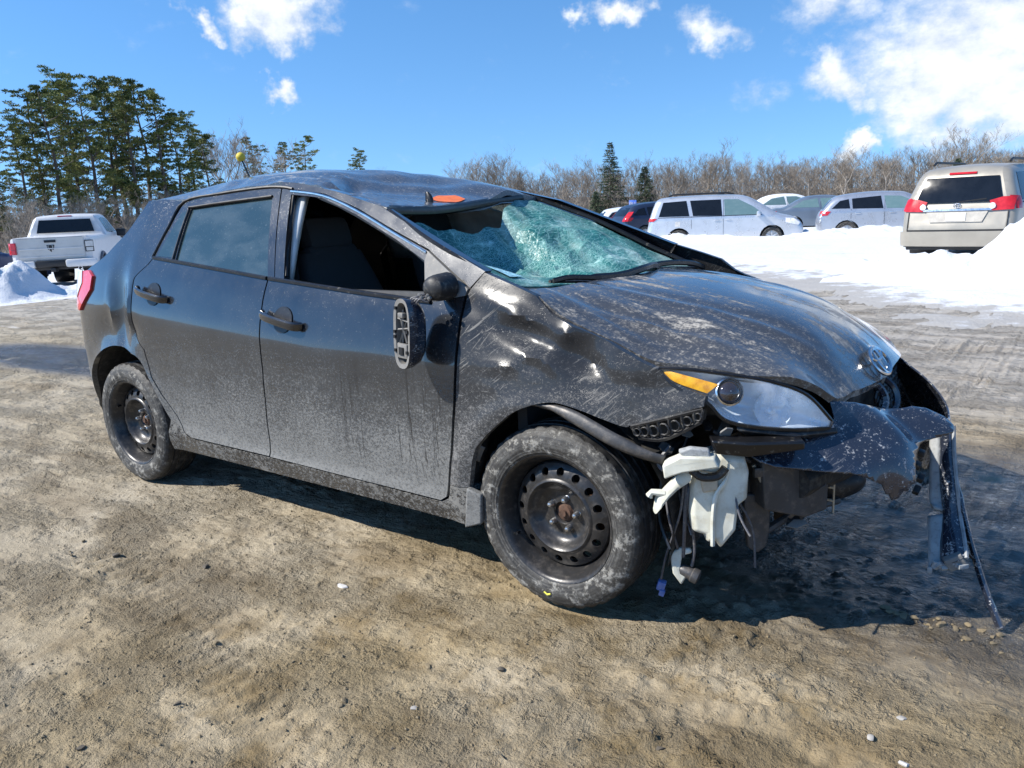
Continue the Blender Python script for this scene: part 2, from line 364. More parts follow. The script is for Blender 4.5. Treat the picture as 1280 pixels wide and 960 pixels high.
# loose stones and clods that can be told apart
stone_m = [simple('pebble_grey', (.34, .32, .29), .8, scale=60), simple('clod_dark', (.10, .085, .065), .95, scale=60, bump=.4), simple('pebble_pale', (.55, .53, .50), .7, scale=40), simple('clod_mud', (.21, .165, .10), .95, scale=70, bump=.4)]
protos = []
for k in range(7):
    bm = bmesh.new(); bmesh.ops.create_icosphere(bm, subdivisions=2, radius=1); rr = random.Random(k)
    ax = [Vector((rr.gauss(0, 1), rr.gauss(0, 1), rr.gauss(0, 1))).normalized() for _ in range(9)]
    for v in bm.verts:
        c = v.co.copy()
        for a in ax: 
            t = c.dot(a)
            if t > .5: c -= a*(t-.5)*.95
        v.co = Vector((c.x*(1+.3*(k % 3)), c.y, c.z*.62))
    me = bpy.data.meshes.new('stone'); bm.to_mesh(me); bm.free(); protos.append(me)
def gz(x, y): return float(terrain(np.array([x]), np.array([y]))[0]+relief(np.array([x]), np.array([y]))[0])
def stone(x, y, r, mat, label, name='stone', cat='stone', group=None, k=0, rz=0.):
    key = (k, mat.name); me = STM.get(key)
    if me is None: me = protos[k].copy(); me.materials.append(mat); me.shade_smooth(); me.set_sharp_from_angle(angle=rad(28)); STM[key] = me
    o = bpy.data.objects.new(name, me); COL.objects.link(o); o.location = (x, y, gz(x, y)+r*.12); o.scale = (r, r, r); o.rotation_euler = (0, 0, rz)
    return tag(o, label, cat, group)
STM = {}
# ------------------------------------------------------------------ stones
for (x, y, r, mi, lab, g, k, rz) in [
    (1.843, -1.118, .020, 2, 'pale flat pebble lying alone on the tan mud beside the car', None, 1, .3),
    (.817, -1.42, .026, 1, 'dark clod of mud on the ground out from the rear wheel', None, 3, 1.),
    (1.239, -1.283, .018, 1, 'small dark clod on the mud between the two wheels', None, 2, 2.),
    (3.702, -1.046, .013, 2, 'white rounded pebble on wet mud, outermost of three below the fallen trim', None, 4, .2),
    (3.613, -.983, .012, 0, 'grey pebble on wet mud, middle one of three below the fallen trim', None, 0, 1.4),
    (3.66, -.867, .010, 0, 'small grey pebble, closest to the fallen trim of three pebbles', None, 5, .6),
    (2.561, -1.509, .013, 0, 'blue grey pebble on the open mud off the front wheel', None, 6, .2),
    (1.935, -2.104, .015, 1, 'black shard of debris on the open mud far from the car', None, 3, .2)]:
    stone(x, y, r, stone_m[mi], lab, 'stone' if mi != 1 else 'clod', 'stone' if mi != 1 else 'clod', g, k, rz)
rs = random.Random(21)
for i in range(56):
    x, y = rs.uniform(.1, 3.9), rs.uniform(-2.25, -1.0)
    stone(x, y, rs.choice((.006, .007, .008, .010, .013)), stone_m[rs.choice((1, 3, 3, 3))], 'small clod of mud scattered on the yard beside the car', 'mud_clod', 'clod', 'small clods scattered on the mud', rs.randrange(7), rs.uniform(0, 6))
for i in range(34):
    x, y = 3.68+rs.gauss(0, .13), -.335+rs.gauss(0, .03)
    stone(x, y, rs.choice((.007, .009, .012, .016)), stone_m[3], 'crumb of tan mud heaped beside the fallen trim strip', 'mud_crumb', 'clod', 'crumbs of mud heaped at the fallen trim', rs.randrange(7), rs.uniform(0, 6))
m = MB(); oc = [(1, 0, 0), (0, 1, 0), (-1, 0, 0), (0, -1, 0), (0, 0, 1), (0, 0, -1)]; of = [(0, 1, 4), (1, 2, 4), (2, 3, 4), (3, 0, 4), (1, 0, 5), (2, 1, 5), (3, 2, 5), (0, 3, 5)]
gx = np.array([rs.uniform(-.5, 4.3) for _ in range(5200)]); gy = np.array([rs.uniform(-2.4, -.55) for _ in range(5200)]); gzv = terrain(gx, gy)+relief(gx, gy); pk = vn.fbm(gx*1.1, gy*1.1, 3)
for x, y, z, p in zip(gx, gy, gzv, pk):
    if p < rs.uniform(-.12, .1): continue
    r = .0022+.0045*rs.random()**3; a = rs.uniform(0, 3); c_, s_ = math.cos(a), math.sin(a)
    m.add([(x+r*(u*c_-v*s_)*rs.uniform(.7, 1.3), y+r*(u*s_+v*c_)*rs.uniform(.7, 1.3), z+r*(.3+q*.7)) for u, v, q in oc], of)
tag(m.build('gravel', stone_m[3], None, 0), 'fine mud crumbs and grit strewn over the yard', None, None, 'stuff')
# ------------------------------------------------------------------ snow banks
def mound(name, label, cx, cy, rx, ry, h, ang, seed, n=70, lump=.35, peaks=None):
    q = VN(seed); ca, sa = math.cos(ang), math.sin(ang); xs = np.linspace(-1, 1, n); U, V = np.meshgrid(xs, xs, indexing='ij')
    prof = np.clip(1-U**2, 0, 1)**.9*np.clip(1-V**2, 0, 1)**1.2
    if peaks: prof = np.maximum.reduce([a*np.exp(-((U-u0)/w)**2-((V-v0)/w2)**2) for a, u0, v0, w, w2 in peaks])
    ns = q.fbm(U*3*rx/2+5, V*3*ry/2+7, 4, .55)*1.4+.55*q.fbm(U*9*rx/2, V*9*ry/2, 3, .6)
    edge = np.clip(1.15-np.maximum(abs(U), abs(V)), 0, .15)/.15
    Z = (h*prof*(1+lump*ns)+.06*ns*h)*edge-.12*(1-edge)-.02
    X = cx+U*rx*ca-V*ry*sa; Y = cy+U*rx*sa+V*ry*ca; Z = Z+terrain(X, Y)
    i = np.arange(n*n).reshape(n, n); f = np.stack([i[:-1, :-1], i[1:, :-1], i[1:, 1:], i[:-1, 1:]], -1).reshape(-1, 4)
    me = bpy.data.meshes.new(name); me.from_pydata(np.stack([X, Y, Z], -1).reshape(-1, 3).tolist(), [], f.tolist())
    return tag(link(name, me, MS, None, 60), label, 'snow bank')
mound('snow_bank', 'shaded bluish snow pile in front of the white pickup', -15.3, 4.5, 3.0, 1.3, 1.5, rad(69), 4, 80, .45, [(1, -.35, 0, .35, .45), (.62, .05, -.1, .3, .4), (.25, .5, 0, .4, .4)])
mound('snow_bank', 'low lumpy snow berm in front of the silver minivan', -6.6, 23.6, 4.8, 1.3, .26, .64, 5, 90, .8)
mound('snow_bank', 'snow berm in front of the silver crossover', -1.2, 23.6, 4.2, 1.4, .30, .55, 6, 90, .7)
mound('snow_bank', 'tall white snow bank beside the tan minivan', 2.85, 10.5, 2.3, 1.1, 1.25, .05, 8, 90, .4, [(1, .35, .1, .42, .5), (.35, -.35, -.1, .45, .4)])
mound('snow_bank', 'small heap of snow under the tan minivan bumper', 1.0, 11.6, .8, .5, .28, .3, 12, 40, .8)
# ================================================================== the wrecked hatchback
def paint(name, z0, z1, lo, hi, ygrad=0., spread=1., drips=0, coatw=.8, specw=.5, dustcol=(.21, .21, .20), streak=(1, 1, 1), blotch=0., speck=230, fine=.55, base=(.009, .011, .015), rot=(0, 0, 0), scratch=0.):
    m, n, b, out = mat_new(name); tc = n.new('ShaderNodeTexCoord').outputs['Object']
    sp = n.new('ShaderNodeSeparateXYZ', ins={0: tc}); st = n.mapping(tc, streak, rot=rot)
    grad = n.ramp(sp.outputs[2], z1, z0, lo, hi)
    big = n.noise(st, 3.2, 6, .62); mid = n.noise(st, 14, 6, .65); fin = n.noise(n.mapping(tc, (1, 1, 1.6)), speck, 3, .7)
    d = n.math('ADD', grad, n.math('MULTIPLY', n.math('SUBTRACT', big, .5), .30))
    d = n.math('ADD', d, n.math('MULTIPLY', n.math('SUBTRACT', mid, .5), .22))
    if ygrad: d = n.math('ADD', d, n.ramp(sp.outputs[1], .35, -.75, 0, ygrad))
    if blotch: d = n.math('ADD', d, n.math('MULTIPLY', n.ramp(n.noise(st, 6.5, 7, .7, .4), .52, .68), blotch))
    f2 = n.noise(n.mapping(tc, (1, 1, 1.3)), speck*.36, 5, .72)
    sm = n.ramp(n.math('ADD', n.math('MULTIPLY', fin, .5), n.math('MULTIPLY', f2, .5)), .34, .66, 0, 1, False)      # spray: more and more of the droplets merge as cover grows
    cov = n.math('SUBTRACT', n.math('ADD', sm, d), 1.)
    d = n.math('ADD', n.math('MULTIPLY', n.ramp(cov, -.10*spread, .16*spread), fine), n.math('MULTIPLY', n.math('MAXIMUM', d, 0, clamp=True), 1-fine))
    run = n.ramp(n.noise(n.mapping(tc, (38, 38, 1.3)), 1, 4, .6), .66, .74, 0, .4)   # water runs
    d = n.math('MULTIPLY', d, n.math('SUBTRACT', 1, run))
    if drips:
        bx = n.math('MULTIPLY', n.ramp(sp.outputs[0], 1.90, 1.97), n.ramp(sp.outputs[0], 2.20, 2.14)); bx = n.math('MAXIMUM', bx, n.math('MULTIPLY', n.math('MULTIPLY', n.ramp(sp.outputs[0], 1.64, 1.68), n.ramp(sp.outputs[0], 1.80, 1.74)), .7))
        bz = n.math('MULTIPLY', n.ramp(sp.outputs[2], .84, .76), n.ramp(sp.outputs[2], .30, .45))
        r2 = n.ramp(n.noise(n.mapping(tc, (55, 55, 1.2), (0, 0, 3), (0, .05, 0)), 1.5, 4, .6), .55, .62)
        d = n.math('MULTIPLY', d, n.math('SUBTRACT', 1, n.math('MULTIPLY', n.math('MULTIPLY', bx, bz), n.math('MULTIPLY', r2, .75))))
    if scratch:
        sc1 = n.ramp(n.noise(n.mapping(n.mapping(tc, rot=(0, .62, 0)), (5, 5, 75)), 1.6, 5, .62), .585, .65)
        sc2 = n.ramp(n.noise(n.mapping(n.mapping(tc, rot=(0, .95, 0)), (6, 6, 95)), 1.4, 5, .62), .60, .66)
        sm2 = n.ramp(n.noise(tc, 5.5, 3), .45, .62)
        d = n.math('MAXIMUM', d, n.math('MULTIPLY', n.math('MULTIPLY', n.math('MAXIMUM', sc1, sc2), sm2), scratch))
    d = n.math('MINIMUM', d, .93)
    dc = n.mix(n.ramp(f2, .35, .7), tuple(x*.86 for x in dustcol), tuple(x*1.1 for x in dustcol))
    setp(n, b, base=n.mix(d, base, dc), rough=n.ramp(d, 0, .6, .16, .75, False), metal=0, spec=specw,
         coat=n.ramp(d, .0, .5, coatw, .0), coatr=.05)
    h = n.math('ADD', n.math('MULTIPLY', d, .5), n.math('MULTIPLY', n.noise(tc, 2.3, 2), 1.2))
    setp(n, b, normal=n.bump(h, .25, .012))
    return m
M = {}
M['side'] = paint('black_paint_dusty', .26, .95, .055, .76, spread=1.7, drips=1, coatw=1.)
M['sillpaint'] = paint('black_paint_sill', .18, .42, .62, .38, dustcol=(.19, .185, .17), speck=120, fine=.8, blotch=.3, scratch=.3)
M['fender'] = paint('black_paint_scraped', .40, 1.0, .16, .52, dustcol=(.24, .235, .225), scratch=.75, spread=1.4, coatw=.22, specw=.22)
M['hood'] = paint('black_paint_hood', .55, 1.0, .08, .14, ygrad=.24, spread=2.6, dustcol=(.40, .375, .335), streak=(.45, 1.7, 1), blotch=.55, speck=110, fine=.6, rot=(0, 0, .12))
M['roof'] = paint('black_paint_roof_sky_tint', 1.0, 1.55, .30, .30, dustcol=(.34, .36, .39), streak=(.6, 2, 1), speck=200, fine=.6, base=(.02, .024, .032))  # bluish base and paler dust colour carry the sky's reflection on the roof
M['bumper'] = paint('black_paint_bumper_sky_tint', .2, .8, .22, .20, dustcol=(.42, .42, .42), speck=110, fine=.9, base=(.011, .016, .030), blotch=.30, scratch=.35, spread=1.3)  # blue in the base paints the sky's reflection into the scuffed black
M['black'] = simple('black_plastic', (.014, .014, .015), .5, dirt=.35, dirtcol=(.16, .15, .13), scale=18, bump=.1)
M['blackgloss'] = simple('black_rubber_trim', (.008, .008, .009), .35, dirt=.1, scale=20)
M['liner'] = simple('wheel_liner', (.018, .017, .016), .75, dirt=.5, dirtcol=(.10, .09, .075), scale=14, bump=.25)
M['grey'] = simple('grey_plastic', (.17, .165, .155), .65, dirt=.3, scale=25, bump=.06)
M['interior'] = simple('interior_cloth', (.055, .058, .062), .9, scale=40)
M['trimgrey'] = simple('interior_trim', (.62, .63, .62), .7, scale=10)
M['chrome'] = simple('bright_metal', (.7, .7, .7), .22, 1, dirt=.15, scale=30)
M['steel'] = simple('black_steel', (.035, .034, .034), .34, .35, dirt=.45, dirtcol=(.13, .115, .10), scale=16, bump=.08)
M['rust'] = simple('rusty_steel', (.10, .055, .035), .8, .2, var=.4, scale=30, bump=.3)
M['nut'] = simple('nut_steel', (.5, .5, .5), .3, .9, dirt=.3, scale=60)
M['frame'] = simple('dirty_frame_metal', (.06, .06, .062), .5, .3, dirt=.45, dirtcol=(.17, .15, .13), scale=12, bump=.2)
M['white_plastic'] = simple('milky_plastic', (.60, .60, .52), .38, dirt=.5, dirtcol=(.4, .36, .26), scale=9)
M['foam'] = simple('grey_foam', (.32, .33, .33), .75, dirt=.45, dirtcol=(.12, .12, .12), scale=25, bump=.3)
M['beige'] = simple('bracket_metal', (.42, .38, .30), .5, .4, dirt=.3, scale=30)
M['wire'] = simple('wire_jacket', (.08, .08, .09), .5, dirt=.4, scale=40)
M['blueplug'] = simple('blue_connector', (.09, .16, .42), .4, dirt=.3, scale=50)
M['amber'] = simple('amber_reflector', (.95, .36, .01), .3, scale=40, var=.3)
M['orange'] = simple('orange_marking', (.75, .16, .04), .6, scale=40, dirt=.25)
M['yellow'] = simple('yellow_foam_ball', (.55, .42, .04), .6, scale=30)
M['red_lens'] = simple('red_lens', (.62, .03, .03), .2, scale=10, coat=.8, dirt=.2)
M['white_lens'] = simple('white_lens', (.75, .72, .72), .2, scale=10, coat=.8, dirt=.2)
M['sticker'] = simple('sticker_print', (.35, .62, .75), .4, scale=60, var=.5)
M['chalk'] = simple('yellow_chalk', (.75, .7, .1), .9, scale=60)

def tyre_mat():
    m, n, b, out = mat_new('muddy_tyre'); tc = n.new('ShaderNodeTexCoord').outputs['Object']
    sp = n.new('ShaderNodeSeparateXYZ', ins={0: tc})
    r = n.math('SQRT', n.math('ADD', n.math('MULTIPLY', sp.outputs[0], sp.outputs[0]), n.math('MULTIPLY', sp.outputs[2], sp.outputs[2])))
    out_f = n.ramp(r, .312, .300)
    f = n.noise(tc, 24, 8, .72); g = n.noise(n.mapping(tc, loc=(3, 1, 7)), 42, 6, .72)
    d = n.math('MULTIPLY', n.ramp(f, .47, .58), n.ramp(g, .42, .54, .1, 1)); d = n.math('MULTIPLY', d, n.math('ADD', .14, n.math('MULTIPLY', out_f, .6)))
    ringd = n.ramp(n.noise(n.new('ShaderNodeCombineXYZ', ins={0: n.math('MULTIPLY', r, 1.), 1: 0., 2: 0.}).outputs[0], 120, 3, .6), .35, .7, .08, .34)
    d = n.math('MAXIMUM', d, n.math('MULTIPLY', n.math('MULTIPLY', ringd, n.ramp(g, .3, .6, .5, 1)), out_f))
    c = n.mix(d, (.017, .017, .018), n.mix(n.ramp(g, .4, .65), (.20, .185, .155), (.36, .35, .32)))
    setp(n, b, base=c, rough=n.ramp(d, 0, .7, .55, .95), spec=.4, normal=n.bump(n.math('ADD', g, d), .4, .004)); return m
M['tyre'] = tyre_mat()

def glass_mat(name, tint, dust=.25, trans=.0, rough=.03, dustcol=(.45, .5, .5)):
    m, n, b, out = mat_new(name); tc = n.new('ShaderNodeTexCoord').outputs['Object']
    f = n.ramp(n.noise(n.mapping(tc, (1, 1, 1)), 95, 4, .75), .58, .72); g = n.noise(n.mapping(tc, (2, 2, 5)), 2.5, 4)
    d = n.math('MULTIPLY', n.math('ADD', n.math('MULTIPLY', f, .65), n.ramp(g, .4, .7, .1, .4)), dust)
    setp(n, b, base=n.mix(d, tint, dustcol), rough=n.ramp(d, 0, .5, rough, .5), spec=.9, ior=1.6)
    if trans:
        tr = n.new('ShaderNodeBsdfTransparent'); tr.inputs[0].default_value = (.55, .68, .66, 1)
        mx = n.new('ShaderNodeMixShader', ins={0: n.math('MULTIPLY', n.math('SUBTRACT', 1, d), trans), 1: b.outputs[0], 2: tr.outputs[0]}); n.l.new(mx.outputs[0], out.inputs[0])
    return m
M['tint'] = glass_mat('tinted_window', (.012, .03, .034), .2)
M['clearwin'] = glass_mat('side_window', (.02, .03, .03), .3, .6)

def shatter_mat():
    m, n, b, out = mat_new('shattered_glass'); tc = n.new('ShaderNodeTexCoord').outputs['Object']
    wv = n.new('ShaderNodeVectorMath', operation='ADD', ins={0: tc, 1: n.new('ShaderNodeVectorMath', operation='SCALE', ins={0: n.new('ShaderNodeTexNoise', ins={'Vector': tc, 'Scale': 9., 'Detail': 3.}).outputs['Color'], 'Scale': .05}).outputs[0]}).outputs[0]
    v1 = n.voro(wv, 105, 'DISTANCE_TO_EDGE').outputs['Distance']; v2 = n.voro(n.mapping(wv, (1, .35, 1), rot=(0, 0, .6)), 38, 'DISTANCE_TO_EDGE').outputs['Distance']
    c1 = n.ramp(v1, .0, .12, 1, 0); c2 = n.ramp(v2, .0, .07, 1, 0)
    zone = n.noise(tc, 3.2, 4, .6); crack = n.math('MAXIMUM', n.math('MULTIPLY', c1, n.ramp(zone, .42, .62)), n.math('MULTIPLY', c2, .75), clamp=True)
    milky = n.ramp(n.noise(n.mapping(wv, (1, .6, 1)), 7, 6, .7), .5, .72)
    op = n.math('ADD', .38, n.math('ADD', n.math('MULTIPLY', crack, .42), n.math('MULTIPLY', milky, .35)), clamp=True)
    col = n.mix(n.math('MULTIPLY', n.math('MAXIMUM', n.math('MULTIPLY', crack, .6), n.math('MAXIMUM', milky, n.ramp(n.noise(n.mapping(n.mapping(tc, rot=(0, 0, .5)), (1, 2.6, 1)), 2.6, 4, .55), .48, .70))), .7), (.06, .29, .29), (.70, .90, .84))
    setp(n, b, base=col, rough=.36, spec=.3, normal=n.bump(n.math('ADD', n.math('MULTIPLY', n.voro(wv, 70).outputs['Distance'], 1.), n.math('MULTIPLY', n.noise(tc, 22, 3), .6)), .4, .005))
    tr = n.new('ShaderNodeBsdfTransparent'); tr.inputs[0].default_value = (.32, .58, .58, 1)
    mx = n.new('ShaderNodeMixShader', ins={0: op, 1: tr.outputs[0], 2: b.outputs[0]}); n.l.new(mx.outputs[0], out.inputs[0]); return m
M['shatter'] = shatter_mat()
def lens_mat():
    m, n, b, out = mat_new('headlight_lens'); tc = n.new('ShaderNodeTexCoord').outputs['Object']
    f = n.ramp(n.noise(tc, 7, 5, .6), .42, .7)
    setp(n, b, base=n.mix(f, (.72, .80, .86), (.95, .96, .97)), rough=.12, spec=.7, coat=.6)
    tr = n.new('ShaderNodeBsdfTransparent'); tr.inputs[0].default_value = (.9, .95, 1, 1)
    mx = n.new('ShaderNodeMixShader', ins={0: n.math('MULTIPLY', n.math('ADD', .16, n.math('MULTIPLY', f, .34)), n.ramp(n.new('ShaderNodeSeparateXYZ', ins={0: tc}).outputs[0], 3.15, 3.23, .10, 1)), 1: tr.outputs[0], 2: b.outputs[0]}); n.l.new(mx.outputs[0], out.inputs[0]); return m
M['lens'] = lens_mat()

HERO = tag(empty('wrecked_hatchback', (0, 0, 0)), 'crashed black hatchback with torn front bumper, shattered windshield and crushed roof', 'car')

# ---- body surface: half width at station x and height z (metres, origin under the rear axle, x to the nose)
def zb(x): return float(np.interp(x, [-.8, .2, .7, 1.2, 1.5, 2.25, 2.6, 3.3], [1.17, 1.155, 1.11, 1.068, 1.045, 1.022, 1.0, .9]))
TT = [0, .2, .29, .31, .45, .6, .72, .79, .83, .88, .94, 1.0]; YY = [.80, .845, .868, .862, .880, .886, .885, .881, .872, .858, .840, .812]
def S(x, z):
    b = zb(x)
    s = float(np.interp(z/b, TT, YY)) if z <= b else .812-.42*(z-b)-.28*(z-b)**2
    if x < .2: s -= .10*((.2-x)/.9)**2
    if x < -.35: s -= .15*((-.35-x)/.3)**2
    if x > 2.3: s -= .12*(x-2.3)**2
    for wx in (0, 2.6):
        d = math.hypot(x-wx, z-.316); s += .012*math.exp(-((d-.385)/.035)**2)
    return s
def g2(x, z, cx, cz, sx, sz, a=0):
    dx, dz = x-cx, z-cz; u, v = dx*math.cos(a)+dz*math.sin(a), -dx*math.sin(a)+dz*math.cos(a)
    return math.exp(-(u/sx)**2-(v/sz)**2)
def ridge(a, b): return 1-2*abs(float(vn2.fbm(np.array([a]), np.array([b]), 2)[0]))*2.2
def dentR(x, z):
    "damage on the right-hand side (negative = pushed in)"
    d = -.034*g2(x, z, .08, .90, .06, .17)+.016*g2(x, z, .170, .88, .016, .17)+.012*g2(x, z, .0, .88, .015, .15, .2)-.014*g2(x, z, .19, .80, .05, .05)
    d += -.016*g2(x, z, -.05, .8, .12, .08)
    d += -.004*g2(x, z, 1.8, .62, .25, .2)+.003*math.sin(9*x)*g2(x, z, 1.7, .55, .5, .2)
    if x > 2.22:
        k = min(1, (x-2.22)/.12)
        d += k*(-.030*g2(x, z, 2.52, .90, .16, .05, -.25)-.020*g2(x, z, 2.75, .80, .12, .05, -.5)+.016*g2(x, z, 2.62, .83, .2, .022, -.28)
             +.014*g2(x, z, 2.48, .975, .16, .02, -.3)-.020*g2(x, z, 2.95, .77, .07, .05)+.004*math.sin(38*(x+.5*z))*g2(x, z, 2.7, .86, .25, .08)
             +.002*math.sin(55*(z+.4*x))*g2(x, z, 2.6, .95, .22, .09)
             +.018*ridge(x*5.5, z*9)*g2(x, z, 2.68, .86, .32, .15)+.005*ridge(x*14+3, z*17)*g2(x, z, 2.75, .84, .3, .13)-.012*g2(x, z, 2.66, .86, .3, .14))
    return d
def surf(side, dent=True, off=0):
    def f(x, z):
        s = S(x, z)+off+(dentR(x, z) if (dent and side < 0) else 0); return (x, side*s, z)
    return f

CUT_QR = [(.334, 1.155), (.306, 1.126), (.235, 1.081), (.208, 1.047), (.205, .942), (.201, .818), (.225, .768), (.28, .724), (.313, .596), (.386, .499), (.464, .406), (.497, .337)]
CUT_RF = [(1.196, 1.076), (1.189, .923), (1.191, .776), (1.192, .708), (1.181, .544), (1.162, .387), (1.146, .309)]
CUT_FF = [(2.247, 1.027), (2.245, .897), (2.245, .799), (2.233, .668), (2.204, .486), (2.172, .364), (2.155, .311)]
ARCHR = [(-.538, .25), (-.507, .347), (-.427, .465), (-.318, .599), (-.136, .694), (.01, .726), (.143, .707), (.24, .662), (.314, .556), (.369, .46), (.407, .386)]
ARCHF = [(2.265, .368), (2.306, .501), (2.353, .562), (2.407, .611), (2.495, .675), (2.615, .715), (2.706, .703), (2.854, .661), (2.879, .664)]
def sh(L, dx): return [(p[0]+dx, p[1]) for p in L]
def sm2(L, n=4): return [(p.x, p.y) for p in smooth_line([(a, b, 0) for a, b in L], n)]
CQ = [CUT_QR[0]]+sm2(CUT_QR[1:8], 3)+CUT_QR[8:]
AR, AF = sm2(ARCHR), sm2(ARCHF)
inward = lambda k: (lambda co: Vector((0, -1 if co.y > 0 else 1, 0))*k)
QUARTER = [(.150, 1.425), (.274, 1.430), (.440, 1.412), (.384, 1.293), (.331, 1.163)]+sh(CQ, -.004)+[(.485, .345)]+AR[::-1]+ \
          [(-.72, .27), (-.75, .40), (-.75, .6), (-.72, .85), (-.64, .98), (-.46, 1.035), (-.29, 1.101), (-.137, 1.159), (.046, 1.282)]
RDOOR = [sh(CQ, .004)+[(.556, .313), (1.142, .312)]+sh(CUT_RF, -.004)[::-1][1:]+[(.773, 1.12), (.519, 1.146)],
         [(.339, 1.160), (.448, 1.408), (.519, 1.376), (.519, 1.146)],
         [(.448, 1.408), (.695, 1.433), (.963, 1.445), (1.102, 1.441), (1.068, 1.406), (.519, 1.376)],
         [(1.102, 1.441), (1.232, 1.078), (1.192, 1.076), (1.068, 1.406)]]
FDOOR = [sh(CUT_RF, .004)+[(2.124, .294)]+sh(CUT_FF, -.005)[::-1]+[(2.121, 1.007), (1.784, 1.029), (1.513, 1.05), (1.294, 1.071), (1.238, 1.074)],
         [(1.110, 1.440), (1.173, 1.427), (1.181, 1.411), (1.294, 1.071), (1.238, 1.074)],
         [(1.173, 1.427), (1.382, 1.400), (1.607, 1.333), (1.86, 1.238), (2.031, 1.177), (2.028, 1.143), (1.86, 1.219), (1.607, 1.316), (1.375, 1.389), (1.181, 1.411)]]
SAIL = [(2.033, 1.177), (2.252, 1.052), (2.246, 1.030), (2.121, 1.010), (2.054, 1.073), (2.030, 1.143)]
SILL = [(.407, .384), (.485, .343), (.500, .330), (.553, .305), (1.146, .303), (2.124, .286), (2.162, .306), (2.178, .360), (2.265, .366), (2.307, .244), (2.234, .217), (1.897, .222), (1.44, .226), (.77, .229), (.38, .229), (.36, .27)]
FENDER = sh(CUT_FF[:-1], .007)+AF+[(2.982, .697), (3.094, .737), (3.096, .766), (3.001, .795), (2.953, .836), (2.916, .85), (2.793, .905), (2.625, .965), (2.584, .985), (2.524, 1.035), (2.426, 1.068), (2.306, 1.105), (2.262, 1.05)]
RAILP = [(1.09, 1.467), (1.194, 1.458), (1.448, 1.410), (1.724, 1.343), (2.037, 1.216), (2.306, 1.109), (2.258, 1.056), (2.034, 1.182), (1.862, 1.243), (1.609, 1.338), (1.384, 1.405), (1.173, 1.433), (1.104, 1.447)]
RWIN = [(.519, 1.146), (.519, 1.376), (1.068, 1.406), (1.192, 1.076), (.773, 1.12)]
RTRI = [(.372, 1.166), (.500, 1.158), (.493, 1.372), (.46, 1.36)]
